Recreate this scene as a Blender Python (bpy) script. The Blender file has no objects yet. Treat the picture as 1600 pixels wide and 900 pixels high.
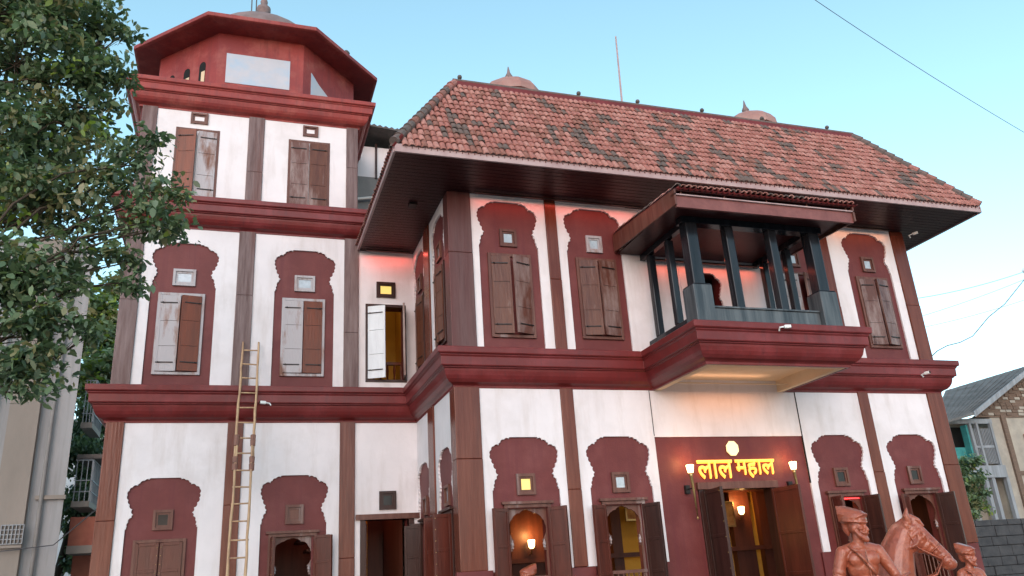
import bpy, bmesh, math, random
from mathutils import Vector, Matrix, noise
import numpy as np
R = math.radians
random.seed(7)
SC = bpy.context.scene
COL = SC.collection

# ------------------------------------------------------------------ camera
YAW, PITCH, ROLL = R(19.344), R(19.946), R(-3.7496)
FPX = 1258.04
fw = Vector((math.sin(YAW)*math.cos(PITCH), math.cos(YAW)*math.cos(PITCH), math.sin(PITCH)))
r0 = Vector((math.cos(YAW), -math.sin(YAW), 0)); u0 = r0.cross(fw)
rt = r0*math.cos(ROLL) + u0*math.sin(ROLL); up = -r0*math.sin(ROLL) + u0*math.cos(ROLL)
CAM = Vector((0, 0, 1.6))
cd = bpy.data.cameras.new('camera'); cam = bpy.data.objects.new('camera', cd); COL.objects.link(cam)
cam.matrix_world = Matrix(((rt.x, up.x, -fw.x, CAM.x), (rt.y, up.y, -fw.y, CAM.y), (rt.z, up.z, -fw.z, CAM.z), (0, 0, 0, 1)))
cd.lens = FPX/1600*36; cd.sensor_width = 36; cd.clip_end = 3000
SC.camera = cam

def at(px, py, Y):
    """point where the line through a pixel meets the vertical plane at depth Y (survey helper)"""
    d = fw*FPX + rt*(px-800) + up*(450-py)
    return CAM + d*(Y/d.y)

# ------------------------------------------------------------------ world, sun, exposure
SUN_EL, SUN_AZ = R(24), R(205)
w = bpy.data.worlds.new('World'); SC.world = w; w.use_nodes = True
nt = w.node_tree; nt.nodes.clear()
sk = nt.nodes.new('ShaderNodeTexSky'); sk.sky_type = 'NISHITA'; sk.sun_disc = False
sk.sun_elevation = SUN_EL; sk.sun_rotation = SUN_AZ; sk.altitude = 500
sk.air_density = 1.0; sk.dust_density = 1.0; sk.ozone_density = 1.0
bg = nt.nodes.new('ShaderNodeBackground'); bg.inputs[1].default_value = 0.15
wo = nt.nodes.new('ShaderNodeOutputWorld')
hs = nt.nodes.new('ShaderNodeHueSaturation'); hs.inputs['Hue'].default_value = .462; hs.inputs['Saturation'].default_value = .92; hs.inputs['Value'].default_value = 1.8
nt.links.new(sk.outputs[0], hs.inputs['Color']); nt.links.new(hs.outputs[0], bg.inputs[0]); nt.links.new(bg.outputs[0], wo.inputs[0])
sd = bpy.data.lights.new('sun', 'SUN'); sun = bpy.data.objects.new('sun', sd); COL.objects.link(sun)
sd.energy = .6; sd.angle = R(50); sd.color = (1.0, 0.80, 0.76)
S = Vector((math.sin(SUN_AZ)*math.cos(SUN_EL), math.cos(SUN_AZ)*math.cos(SUN_EL), math.sin(SUN_EL)))
sun.rotation_euler = (-S).to_track_quat('-Z', 'Y').to_euler()
SC.view_settings.view_transform = 'Standard'; SC.view_settings.look = 'None'
SC.view_settings.gamma = 1; SC.view_settings.exposure = 0.50

# ------------------------------------------------------------------ materials
MATS = {}
def mat(name, c1, c2=None, scale=4.0, rough=0.6, stretch=(1, 1, 1), lo=0.35, hi=0.65, bump=0.0, bscale=40.0,
        c3=None, c3scale=1.2, c3lo=.55, c3hi=.7, metal=0.0, emit=None, estr=0.0, trans=0.0, spec=0.28, detail=6.0, streak=None):
    m = bpy.data.materials.new(name); m.use_nodes = True; n = m.node_tree; N = n.nodes; L = n.links
    b = N['Principled BSDF']; b.inputs['Roughness'].default_value = rough; b.inputs['Metallic'].default_value = metal
    b.inputs['Specular IOR Level'].default_value = spec
    b.inputs['Base Color'].default_value = (*c1, 1)
    if emit: b.inputs['Emission Color'].default_value = (*emit, 1); b.inputs['Emission Strength'].default_value = estr
    if trans: b.inputs['Transmission Weight'].default_value = trans
    if c2 or bump:
        tc = N.new('ShaderNodeTexCoord'); mp = N.new('ShaderNodeMapping'); mp.inputs['Scale'].default_value = stretch
        L.new(tc.outputs['Object'], mp.inputs[0])
    if c2:
        def layer(ca, cb_, sc, l, h, prev=None):

            nz = N.new('ShaderNodeTexNoise'); nz.inputs['Scale'].default_value = sc; nz.inputs['Detail'].default_value = detail
            nz.inputs['Roughness'].default_value = .65
            L.new(mp.outputs[0], nz.inputs[0])
            mr = N.new('ShaderNodeMapRange'); mr.inputs[1].default_value = l; mr.inputs[2].default_value = h
            L.new(nz.outputs[0], mr.inputs[0])
            mx = N.new('ShaderNodeMix'); mx.data_type = 'RGBA'
            L.new(mr.outputs[0], mx.inputs[0])
            if prev is None: mx.inputs[6].default_value = (*ca, 1)
            else: L.new(prev, mx.inputs[6])
            mx.inputs[7].default_value = (*cb_, 1)
            return mx.outputs[2]
        o = layer(c1, c2, scale, lo, hi)
        if c3: o = layer(None, c3, c3scale, c3lo, c3hi, o)
        if streak:
            mp2 = N.new('ShaderNodeMapping'); mp2.inputs['Scale'].default_value = streak[4] if len(streak) > 4 else (5, 5, .22)
            L.new(tc.outputs['Object'], mp2.inputs[0]); keep = mp; mp = mp2
            o = layer(None, streak[0], streak[1], streak[2], streak[3], o); mp = keep
        L.new(o, b.inputs['Base Color'])
    if bump:
        nz = N.new('ShaderNodeTexNoise'); nz.inputs['Scale'].default_value = bscale; nz.inputs['Detail'].default_value = 4
        L.new(mp.outputs[0], nz.inputs[0])
        bp = N.new('ShaderNodeBump'); bp.inputs['Strength'].default_value = bump; bp.inputs['Distance'].default_value = .02
        L.new(nz.outputs[0], bp.inputs['Height']); L.new(bp.outputs[0], b.inputs['Normal'])
    MATS[name] = m; return m
V = (1, 1, .08)
M_maroon = mat('maroon_plaster', (.135, .029, .027), (.105, .021, .020), 1.5, .55, bump=.15, bscale=30, c3=(.16, .044, .042), c3scale=1.1, c3lo=.48, c3hi=.75, streak=((.10, .018, .022), 1.0, .5, .8))
M_cornice = mat('cornice_paint', (.15, .019, .018), (.11, .014, .014), 1.2, .36, bump=.12, bscale=18, c3=(.20, .035, .038), c3scale=1.3, c3lo=.48, c3hi=.75, streak=((.085, .02, .022), 1.5, .52, .8, (6, 6, .6)))
M_cornice_top = mat('weathered_red_paint', (.27, .042, .035), (.19, .028, .027), 1.1, .5, bump=.2, bscale=20, c3=(.33, .10, .08), c3scale=1.6, c3lo=.5, c3hi=.8, streak=((.14, .03, .03), 1.5, .5, .8, (6, 6, .6)))
M_white = mat('white_plaster', (.70, .655, .665), (.63, .59, .60), .9, .7, bump=.12, bscale=14, c3=(.52, .47, .46), c3scale=.8, c3lo=.52, c3hi=.9, streak=((.50, .44, .42), 1.3, .50, .85, (2.2, 2.2, .35)))
M_cream = mat('cream_plaster', (.72, .58, .42), (.66, .52, .36), 1.5, .7, bump=.08)
M_post_grey = mat('weathered_post_wood', (.085, .042, .038), (.20, .14, .135), 9, .45, V, .35, .7, .35, 22, (.10, .04, .033), .9, .55, .62)
M_post_red = mat('varnished_post_wood', (.095, .018, .008), (.15, .04, .022), 9, .26, V, .35, .7, .3, 22, (.075, .022, .015), .8, .5, .7)
M_post_corner = mat('brown_corner_post', (.075, .026, .024), (.12, .06, .056), 9, .4, V, .35, .7, .3, 22, (.09, .025, .022), .9, .5, .65)
M_shut_silver = mat('silvered_shutter_wood', (.36, .33, .34), (.22, .12, .09), 5, .42, (1, 1, .25), .5, .68, .3, 26, (.15, .06, .035), 1.3, .58, .66)
M_shut_brown = mat('brown_shutter_wood', (.075, .02, .010), (.13, .045, .022), 7, .28, (1, 1, .15), .35, .7, .3, 26, (.27, .19, .17), 1.7, .53, .64)
M_shut_patchy = mat('patchy_worn_shutter_wood', (.10, .036, .025), (.235, .165, .15), 4, .3, (1, 1, .25), .42, .66, .3, 26, (.06, .018, .012), 2.2, .55, .62)
M_shut_orange = mat('orange_shutter_wood', (.17, .038, .013), (.10, .026, .011), 6, .3, (1, 1, .15), .35, .7, .25, 26)
M_shut_red = mat('red_shutter_wood', (.095, .022, .014), (.055, .014, .010), 6, .28, (1, 1, .15), .35, .7, .2, 26)
M_shut_white = mat('white_washed_shutter', (.66, .68, .70), (.55, .56, .58), 4, .5, (1, 1, .2), bump=.2, c3=(.35, .3, .28), c3scale=2.2, c3lo=.66, c3hi=.75)
M_frame = mat('frame_wood', (.085, .028, .02), (.14, .06, .043), 8, .4, V, bump=.2, c3=(.3, .25, .24), c3scale=1.6, c3lo=.6, c3hi=.75)
M_frame_dark = mat('dark_frame_wood', (.026, .009, .007), (.045, .016, .012), 8, .35, V, bump=.2)  # dark frames; also carries the painted shade of some window leaves
M_iron = mat('iron', (.03, .025, .024), rough=.4, metal=.6)
M_tile = [mat('terracotta_tile', (.34, .145, .12), (.25, .10, .083), 14, .75, bump=.25, bscale=60, c3=(.38, .18, .145), c3scale=5),
          mat('pale_terracotta_tile', (.40, .20, .17), (.31, .145, .12), 14, .75, bump=.25, bscale=60),
          mat('blackened_tile', (.085, .075, .07), (.16, .105, .09), 12, .8, bump=.25, bscale=60),
          mat('brown_tile', (.18, .085, .068), (.25, .11, .085), 14, .8, bump=.25, bscale=60)]
M_tilebed = mat('tile_bed', (.12, .035, .03), (.08, .03, .025), 8, .8)
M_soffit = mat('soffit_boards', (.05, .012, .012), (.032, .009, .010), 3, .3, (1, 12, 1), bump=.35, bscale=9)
M_fascia = mat('fascia_board', (.40, .29, .28), (.31, .20, .195), 3, .4, bump=.1)
M_black = mat('black_gloss_paint', (.007, .008, .011), (.02, .022, .027), 6, .16, bump=.12, bscale=12, stretch=V)
M_blackgrey = mat('worn_black_paint', (.03, .036, .042), (.10, .11, .115), 5, .22, bump=.2, stretch=V)
M_glass = mat('pale_reflection_pane', (.42, .46, .50), (.3, .33, .36), 6, .12, spec=.8)  # bright reflection on the glass is put into the pale base colour
M_glassdark = mat('dark_window_pane', (.015, .013, .013), rough=.2)
M_glasslit = mat('lit_window_pane', (.8, .6, .2), rough=.4, emit=(1, .72, .15), estr=.3)
M_yellow = mat('yellow_interior_wall', (.66, .36, .055), (.55, .29, .04), 1.5, .7)
M_inwood = mat('interior_wood', (.10, .03, .018), (.06, .018, .012), 5, .45, V)
M_bulb = mat('glowing_lamp_glass', (1, .8, .5), emit=(1, .62, .25), estr=5)
M_brass = mat('brass', (.45, .33, .14), (.3, .2, .09), 9, .3, metal=.9)
M_letter = mat('lit_letter_face', (.9, .5, .1), emit=(1, .46, .07), estr=.8)
M_halo = mat('letter_back_light', (1, .5, .1), emit=(1, .30, .03), estr=2.2)
M_clock = mat('backlit_clock_face', (.85, .78, .4), emit=(1, .88, .42), estr=.5)
M_bamboo = mat('bamboo', (.50, .33, .19), (.36, .22, .13), 9, .5, (1, 1, .3), bump=.2, c3=(.24, .12, .08), c3scale=3)
M_rope = mat('rope', (.24, .12, .09), (.17, .09, .07), 30, .9)
M_terra = mat('bronzed_terracotta', (.32, .080, .038), (.21, .045, .022), 7, .28, bump=.3, bscale=35, c3=(.34, .13, .08), c3scale=4, spec=.5)
M_conc = mat('stained_concrete', (.30, .305, .31), (.22, .222, .228), .35, .85, (1, 1, .3), bump=.2, c3=(.17, .165, .16), c3scale=.3, c3lo=.48, c3hi=.75, streak=((.13, .125, .12), .8, .5, .85))
M_conc2 = mat('bare_cement', (.23, .20, .175), (.17, .15, .13), .6, .85, (1, 1, .3), bump=.2)
M_cement = mat('grey_cement_wall', (.24, .23, .22), (.18, .175, .17), 1.2, .85, bump=.25)
M_pvc = mat('pvc', (.7, .68, .64), rough=.4)
M_domeg = mat('grey_dome_plaster', (.23, .17, .165), (.15, .11, .105), 2, .8, bump=.3, c3=(.32, .13, .11), c3scale=1.5)
M_domer = mat('faded_red_dome', (.36, .22, .19), (.29, .15, .13), 2, .7, bump=.2)
M_sheet = mat('corrugated_sheet', (.07, .06, .055), (.12, .10, .09), 4, .6, bump=.3)
M_panelw = mat('pale_frosted_panel', (.40, .41, .45), (.46, .45, .48), 1.4, .6, c3=(.33, .42, .52), c3scale=1.9, c3lo=.45, c3hi=.65)
M_ochre = mat('ochre_niche', (.6, .45, .3), rough=.7)
M_stone = mat('black_basalt', (.035, .035, .038), (.06, .058, .06), 3, .7, bump=.5, bscale=14)
M_ground = mat('paving', (.22, .20, .18), (.16, .15, .14), 1.2, .85, bump=.2)
M_metalroof = mat('grey_metal_roof', (.16, .155, .15), (.10, .095, .09), .9, .95, (1, 1, 1), bump=.1)
M_brick = mat('old_brick', (.17, .115, .085), (.12, .085, .065), 5, .9, (1, 1, 4), bump=.5)
M_housewall = mat('peeling_cream_wall', (.38, .34, .28), (.26, .235, .20), 1.0, .85, bump=.3, c3=(.3, .27, .24), c3scale=.9)
M_greywood = mat('grey_old_wood', (.28, .30, .32), (.18, .19, .20), 5, .7, V, bump=.3)
M_teal = mat('teal_cloth', (.05, .25, .24), (.03, .17, .17), 3, .8)
M_dark = mat('dark_recess', (.01, .01, .01), rough=.9)
M_redbrick = mat('red_parapet', (.33, .11, .07), (.25, .08, .055), 3, .8)
M_bark = mat('bark', (.07, .05, .035), (.04, .03, .022), 12, .9, V, bump=.5)
M_wire = mat('cable', (.05, .05, .055), rough=.6)
M_whitep = mat('white_plastic', (.75, .75, .73), rough=.35)
M_redlamp = mat('red_led', (1, .1, .1), emit=(1, .03, .03), estr=1.6)
M_paint = mat('brown_painting', (.25, .10, .04), (.5, .3, .12), 6, .5)
def leafmat(name, c, t=.25):
    m = bpy.data.materials.new(name); m.use_nodes = True; n = m.node_tree; N = n.nodes
    b = N['Principled BSDF']; b.inputs['Base Color'].default_value = (*c, 1); b.inputs['Roughness'].default_value = .42
    tr = N.new('ShaderNodeBsdfTranslucent'); tr.inputs[0].default_value = (c[0]*1.6, c[1]*1.8, c[2], 1)
    mx = N.new('ShaderNodeMixShader'); mx.inputs[0].default_value = t
    n.links.new(b.outputs[0], mx.inputs[1]); n.links.new(tr.outputs[0], mx.inputs[2]); n.links.new(mx.outputs[0], N['Material Output'].inputs[0])
    return m
LEAF = [leafmat('leaf_deep', (.06, .095, .055)), leafmat('leaf_mid', (.10, .15, .08)), leafmat('leaf_light', (.17, .23, .13)),
        leafmat('leaf_olive', (.19, .18, .09)), leafmat('leaf_yellow_green', (.17, .23, .04))]

# ------------------------------------------------------------------ mesh helpers
class Frame:
    def __init__(s, o, U, N, Z=(0, 0, 1)): s.o = Vector(o); s.U = Vector(U).normalized(); s.N = Vector(N).normalized(); s.Z = Vector(Z)
    def p(s, u, z, d=0): return s.o + s.U*u + s.Z*z + s.N*d
WORLD = Frame((0, 0, 0), (1, 0, 0), (0, 1, 0))
def arr(seq): return [Vector(a) for a in seq]

class MB:
    def __init__(s): s.v = []; s.f = []; s.m = []; s.mats = []
    def mi(s, m):
        if m not in s.mats: s.mats.append(m)
        return s.mats.index(m)
    def face(s, pts, m):
        b = len(s.v); s.v += [Vector(p) for p in pts]; s.f.append(list(range(b, b+len(pts)))); s.m.append(s.mi(m))
    def solid(s, pts, faces, m):
        b = len(s.v); s.v += [Vector(p) for p in pts]; k = s.mi(m)
        for f in faces: s.f.append([b+i for i in f]); s.m.append(k)
    def box(s, fr, u0, u1, z0, z1, d0, d1, m):
        P = [fr.p(u, z, d) for d in (d0, d1) for z in (z0, z1) for u in (u0, u1)]
        s.solid(P, [(0, 1, 3, 2), (4, 6, 7, 5), (0, 4, 5, 1), (2, 3, 7, 6), (0, 2, 6, 4), (1, 5, 7, 3)], m)
    def wbox(s, x0, x1, y0, y1, z0, z1, m): s.box(WORLD, x0, x1, z0, z1, y0, y1, m)
    def prism(s, pts0, pts1, m):
        n = len(pts0); s.solid(list(pts0)+list(pts1), [tuple(range(n))[::-1], tuple(range(n, 2*n))]+[(i, (i+1) % n, n+(i+1) % n, n+i) for i in range(n)], m)
    def poly(s, fr, uz, d0, d1, m): s.prism([fr.p(u, z, d0) for u, z in uz], [fr.p(u, z, d1) for u, z in uz], m)
    def tube(s, pts, rad, m, n=8, cap=True):
        pts = arr(pts); rs = rad if isinstance(rad, (list, tuple)) else [rad]*len(pts)
        rings = []; prev = None
        for i, p in enumerate(pts):
            t = (pts[min(i+1, len(pts)-1)]-pts[max(i-1, 0)]).normalized()
            if prev is None:
                a = Vector((0, 0, 1)) if abs(t.z) < .9 else Vector((1, 0, 0)); x = t.cross(a).normalized()
            else:
                x = (prev-t*prev.dot(t)).normalized()
            prev = x; y = t.cross(x)
            rings.append([p+(x*math.cos(2*math.pi*k/n)+y*math.sin(2*math.pi*k/n))*rs[i] for k in range(n)])
        P = [q for r_ in rings for q in r_]; F = []
        for i in range(len(pts)-1):
            for k in range(n): F.append((i*n+k, i*n+(k+1) % n, (i+1)*n+(k+1) % n, (i+1)*n+k))
        if cap: F += [tuple(range(n))[::-1], tuple(range((len(pts)-1)*n, len(pts)*n))]
        s.solid(P, F, m)
    def lathe(s, c, prof, m, n=16, rot=0, squash=1):
        c = Vector(c); P = [c+Vector((r_*math.cos(2*math.pi*k/n+rot), r_*math.sin(2*math.pi*k/n+rot)*squash, z)) for r_, z in prof for k in range(n)]
        F = [(i*n+k, i*n+(k+1) % n, (i+1)*n+(k+1) % n, (i+1)*n+k) for i in range(len(prof)-1) for k in range(n)]
        F += [tuple(range(n))[::-1], tuple(range((len(prof)-1)*n, len(prof)*n))]
        s.solid(P, F, m)
    def build(s, name, parent=None, smooth=False, bevel=0, fix=True, origin=None):
        me = bpy.data.meshes.new(name)
        if parent is not None: off = wloc(parent)
        elif origin is not None: off = Vector(origin)
        else:
            xs = [v.x for v in s.v]; ys = [v.y for v in s.v]; zs = [v.z for v in s.v]
            off = Vector(((min(xs)+max(xs))/2, (min(ys)+max(ys))/2, min(zs)))
        me.from_pydata([v-off for v in s.v], [], s.f)
        for m in s.mats: me.materials.append(m)
        me.polygons.foreach_set('material_index', s.m)
        if fix:
            bm = bmesh.new(); bm.from_mesh(me); bmesh.ops.recalc_face_normals(bm, faces=bm.faces); bm.to_mesh(me); bm.free()
        if smooth: me.polygons.foreach_set('use_smooth', [True]*len(me.polygons))
        me.update()
        o = bpy.data.objects.new(name, me); COL.objects.link(o)
        if parent is not None: o.parent = parent
        else: o.location = off
        WL[o] = off
        if bevel:
            b = o.modifiers.new('bevel', 'BEVEL'); b.width = bevel; b.segments = 2; b.limit_method = 'ANGLE'
        return o
WL = {}
def wloc(o): return WL[o]
def empty(name, loc):
    o = bpy.data.objects.new(name, None); COL.objects.link(o); o.location = loc; o.empty_display_size = .3; WL[o] = Vector(loc); return o
def tag(o, label, cat=None, group=None):
    o['label'] = label
    if cat: o['category'] = cat
    if group: o['group'] = group
    return o
def struct(o): o['kind'] = 'structure'; return o

FRONT = Frame((0, 15, 0), (1, 0, 0), (0, -1, 0))
LEFT = Frame((0, 18.5, 0), (1, 0, 0), (0, -1, 0))
SIDE = Frame((3.95, 18.5, 0), (0, -1, 0), (-1, 0, 0))
EAST = Frame((16.03, 15, 0), (0, 1, 0), (1, 0, 0))
WEST = Frame((-2.65, 24, 0), (0, -1, 0), (-1, 0, 0))

def grid_wall(fr, u0, u1, z0, z1, holes, m, th=.3, d=0, mb=None):
    """solid wall with rectangular openings; holes = (u0,u1,z0,z1)"""
    mb = mb or MB()
    us = sorted({u0, u1, *[h[0] for h in holes], *[h[1] for h in holes]}); zs = sorted({z0, z1, *[h[2] for h in holes], *[h[3] for h in holes]})
    inh = lambda a, b: any(h[0] < a < h[1] and h[2] < b < h[3] for h in holes)
    for i in range(len(us)-1):
        for j in range(len(zs)-1):
            if inh((us[i]+us[i+1])/2, (zs[j]+zs[j+1])/2): continue
            for dd in (d, d-th): mb.face([fr.p(us[i], zs[j], dd), fr.p(us[i+1], zs[j], dd), fr.p(us[i+1], zs[j+1], dd), fr.p(us[i], zs[j+1], dd)], m)
    for (a, b, c, e) in holes+[(u0, u1, z0, z1)]:
        for (p, q) in (((a, c), (b, c)), ((b, c), (b, e)), ((b, e), (a, e)), ((a, e), (a, c))):
            mb.face([fr.p(*p, d), fr.p(*q, d), fr.p(*q, d-th), fr.p(*p, d-th)], m)
    return mb

def scallop(c, pts, s, amp=.030, n=5):
    """cusped edge between successive points, bulging outward (s = side)"""
    out = []; pts = [pts[0]]+[(x+random.uniform(-.009, .009), z+random.uniform(-.008, .008)) for x, z in pts[1:-1]]+[pts[-1]]
    for a, b in zip(pts[:-1], pts[1:]):
        ax, az = a; bx, bz = b; L = math.hypot(bx-ax, bz-az)
        nx, nz = (bz-az)/L, -(bx-ax)/L
        for i in range(n):
            t = i/n; k = amp*4*t*(1-t)*min(1, L/.12)
            out.append((c+s*(ax+(bx-ax)*t+nx*k), az+(bz-az)*t+nz*k))
    out.append((c+s*pts[-1][0], pts[-1][1])); return out

# half outline of the niche: (half width, height above window-level datum); datum 0 = step
ARCH = [(.665, 0.0), (.645, .02), (.63, .10), (.585, .19), (.56, .26), (.59, .36), (.64, .46), (.675, .55), (.695, .64), (.675, .73), (.61, .80), (.51, .825), (.475, .875), (.40, .925), (.30, .945), (.28, .975)]
def arch_outline(c, zstep, wsc=1.0, hsc=1.0, zb=None):
    right = [(x*wsc, zstep+z*hsc) for x, z in ARCH]
    base = .685*wsc
    r_ = [(c+base, zb), (c+base, zstep-.03), (c+.665*wsc, zstep-.03)] + scallop(c, right, 1)
    l_ = [(c-base, zb), (c-base, zstep-.03), (c-.665*wsc, zstep-.03)] + scallop(c, right, -1)
    return l_ + r_[::-1]     # left bottom -> top -> right bottom

def bay(parent, fr, u0, u1, z0, z1, c=None, zstep=0, wsc=1, hsc=1, m=None, d=.042):
    mb = MB(); m = m or M_white
    if c is None: mb.box(fr, u0, u1, z0, z1, -.01, d, m)
    else:
        a = arch_outline(c, zstep, wsc, hsc, z0)
        mb.poly(fr, [(u0, z0)] + a + [(u1, z0), (u1, z1), (u0, z1)], -.01, d, m)
    return mb.build('plaster', parent)

def post(parent, fr, u0, u1, z0, z1, m, d=.085):
    mb = MB(); mid = z0+(z1-z0)*random.uniform(.35, .65)
    mb.box(fr, u0, u1, z0, mid-.002, -.05, d, m); mb.box(fr, u0+.003, u1-.002, mid+.002, z1, -.05, d-.006, m)
    return mb.build('timber_post', parent, bevel=.01)

def shutter(parent, fr, hinge, side, w_, z0, z1, ang, m, style='plank', label=None):
    """one leaf; hinge = u of the hinge on fr, side +1 = leaf spreads to +u when shut"""
    a = R(ang); o = fr.p(hinge, 0, .045)
    U = fr.U*(side*math.cos(a))+fr.N*math.sin(a); Nn = fr.N*math.cos(a)-fr.U*(side*math.sin(a))
    f = Frame(o, U, Nn); mb = MB(); t = .018
    mb.box(f, 0.004, w_-.004, z0, z1, -t, t, m)
    H = z1-z0
    if style == 'plank':
        for k in (1/3, 2/3): 
            mb.box(f, .03, w_-.03, z0+H*k-.014, z0+H*k+.014, t, t+.008, m)
            mb.box(f, .03, w_-.03, z0+H*k-.019, z0+H*k-.014, t, t+.003, M_iron)
        mb.box(f, 0.002, .035, z0+.003, z1-.003, -t-.004, t+.006, m); mb.box(f, w_-.035, w_-.002, z0+.003, z1-.003, -t-.004, t+.006, m)
        for zz in (z0+.11*H, z1-.1*H):
            mb.box(f, .005, w_*.86, zz-.012, zz+.012, t+.009, t+.017, M_iron)
            mb.lathe(f.p(w_*.14, zz, t+.018), [(.016, -.012), (.02, 0), (.012, .016)], M_iron, 6)
    else:
        for sd_ in (-1, 1):
            d0, d1 = (t, t+.014) if sd_ > 0 else (-t-.014, -t)
            mb.box(f, .004, .06, z0, z1, d0, d1, m); mb.box(f, w_-.06, w_-.004, z0, z1, d0, d1, m)
            for k in (0, .30, .62, .965): mb.box(f, .061, w_-.061, z0+H*k, z0+H*k+.06, d0, d1-.002*sd_ if sd_ > 0 else d1, m)
        for k in range(9):
            zz = z0+.08+k*(H-.16)/8
            mb.lathe(f.p(w_-.03, zz, t+.016), [(.010, -.008), (.013, 0), (.006, .01)], M_brass, 5)
    ob = mb.build('shutter', parent, bevel=.004)
    if label: ob['label'] = label
    return ob

def window(parent, fr, c, hw, z0, z1, mf, leaves, style='plank', lintel=False, inner=None, depth=.10, fd=.05):
    """frame ring + leaves: (side, angle, material)"""
    b = .065; mb = MB()
    mb.box(fr, c-hw, c-hw+b, z0, z1, -depth, fd, mf); mb.box(fr, c+hw-b, c+hw, z0, z1, -depth, fd, mf)
    mb.box(fr, c-hw+b, c+hw-b, z1-b, z1, -depth, fd-.003, mf); mb.box(fr, c-hw+b, c+hw-b, z0, z0+b, -depth, fd-.003, mf)
    if lintel:
        mb.box(fr, c-hw-.05, c+hw+.05, z1, z1+.05, -.02, fd+.045, mf)
    if inner == 'arch':
        zt = z1-b; wI = hw-b; pts = []
        k = [(wI-.10, zt-.78), (wI-.06, zt-.66), (wI-.13, zt-.60), (wI-.06, zt-.5), (wI-.03, zt-.42), (wI-.05, zt-.30), (wI-.10, zt-.2), (wI-.17, zt-.13), (wI-.26, zt-.10), (.05, zt-.045), (0, zt-.03)]
        rr = scallop(c, k, 1, .014, 3); ll = scallop(c, k, -1, .014, 3)
        mb.poly(fr, [(c+wI, zt-.78)]+[(c+wI, zt)]+[(c, zt)]+rr[::-1], -.085, -.055, mf)
        mb.poly(fr, [(c-wI, zt-.78)]+[(c-wI, zt)]+[(c, zt)]+ll[::-1], -.085, -.055, mf)
        mb.poly(fr, [(c-wI, 0.3), (c-wI+.05, 0.3), (c-wI+.05, zt-.78), (c-wI, zt-.78)], -.085, -.055, mf)
        mb.poly(fr, [(c+wI, 0.3), (c+wI-.05, 0.3), (c+wI-.05, zt-.78), (c+wI, zt-.78)], -.085, -.055, mf)
        for s in (-1, 1):
            mb.lathe(fr.p(c+s*(wI-.085), zt-.72, -.05), [(.005, -.03), (.03, -.01), (.02, .02), (.035, .05), (.02, .10), (.004, .14)], M_shut_silver, 6)
    o = mb.build('window', parent, bevel=.006)
    for (sd_, ang, m) in leaves:
        shutter(o, fr, c-sd_*(hw-b+.005), sd_, hw-b-.002, z0+b+.01, z1-b-.01, ang, m, style)
    return o

WHITE_BAY = Frame((0, 18.47, 0), (1, 0, 0), (0, -1, 0))
def vent(parent, fr, c, z, m=None, pane=None, hw=.19, hh=.2, b=.055, inner=True):
    m = m or M_frame; pane = pane or M_glassdark; mb = MB()
    for (a, b0, c0, e) in ((c-hw, c-hw+b, z-hh, z+hh), (c+hw-b, c+hw, z-hh, z+hh), (c-hw+b, c+hw-b, z+hh-b, z+hh), (c-hw+b, c+hw-b, z-hh, z-hh+b)):
        mb.box(fr, a, b0, c0, e, -.05, .05, m)
    k = b+.002; q = b+.042
    if inner:
        for (a, b0, c0, e) in ((c-hw+k, c-hw+q, z-hh+k, z+hh-k), (c+hw-q, c+hw-k, z-hh+k, z+hh-k), (c-hw+q, c+hw-q, z+hh-q, z+hh-k), (c-hw+q, c+hw-q, z-hh+k, z-hh+q)):
            mb.box(fr, a, b0, c0, e, -.05, .022, m)
    o = mb.build('vent_frame', parent)
    p = MB(); p.box(fr, c-hw+b, c+hw-b, z-hh+b, z+hh-b, -.04, .008, pane); p.build('pane', o)
    return o

PROF = [(0, 0), (.05, .0), (.055, .05), (.09, .075), (.15, .10), (.205, .155), (.24, .22), (.262, .30), (.27, .345), (.30, .355), (.30, .375), (.335, .38), (.345, .40), (.35, .56), (.375, .585), (.375, .605), (.40, .61), (.42, .63), (.425, .74), (.41, .75), (0, .80)]
def cornice(parent, path, zb, closed, m, zs=1.0, name='cornice'):
    n = len(path); P = [Vector((x, y, 0)) for x, y in path]; mb = MB(); rings = []
    for i in range(n):
        def nrm(a, b): t = (b-a).normalized(); return Vector((t.y, -t.x, 0))
        if closed or 0 < i < n-1: n1 = nrm(P[i-1], P[i]); n2 = nrm(P[i], P[(i+1) % n])
        elif i == 0: n1 = n2 = nrm(P[0], P[1])
        else: n1 = n2 = nrm(P[-2], P[-1])
        k = (n1+n2)/(1+n1.dot(n2))
        rings.append([P[i]+k*d+Vector((0, 0, zb+z*zs)) for d, z in PROF])
    L = len(PROF); pts = [q for r_ in rings for q in r_]; F = []
    for i in range(n if closed else n-1):
        j = (i+1) % n
        for k in range(L-1): F.append((i*L+k, j*L+k, j*L+k+1, i*L+k+1))
    if not closed: F += [tuple(range(L)), tuple(range((n-1)*L, n*L))[::-1]]
    mb.solid(pts, F, m); return mb.build(name, parent, bevel=.006)

# ------------------------------------------------------------------ setting: ground, plaza
mb = MB(); mb.wbox(-600, 600, -300, 900, -.5, 0, M_ground); struct(mb.build('ground'))
mb = MB(); mb.wbox(-8, 24, 3, 14.2, -.1, .012, mat('plaza_slabs', (.30, .27, .24), (.24, .21, .19), 2, .8, bump=.2)); struct(mb.build('forecourt'))

# ================================================================== PALACE
pal = empty('palace', (6.7, 15, 0))
tag(pal, 'red and white old palace with tower, tiled roof, timber shutters and black balcony', 'palace')
ZC0, ZC1, ZS = 5.2, 5.95, 9.48     # cornice bottom / top, soffit
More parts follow.
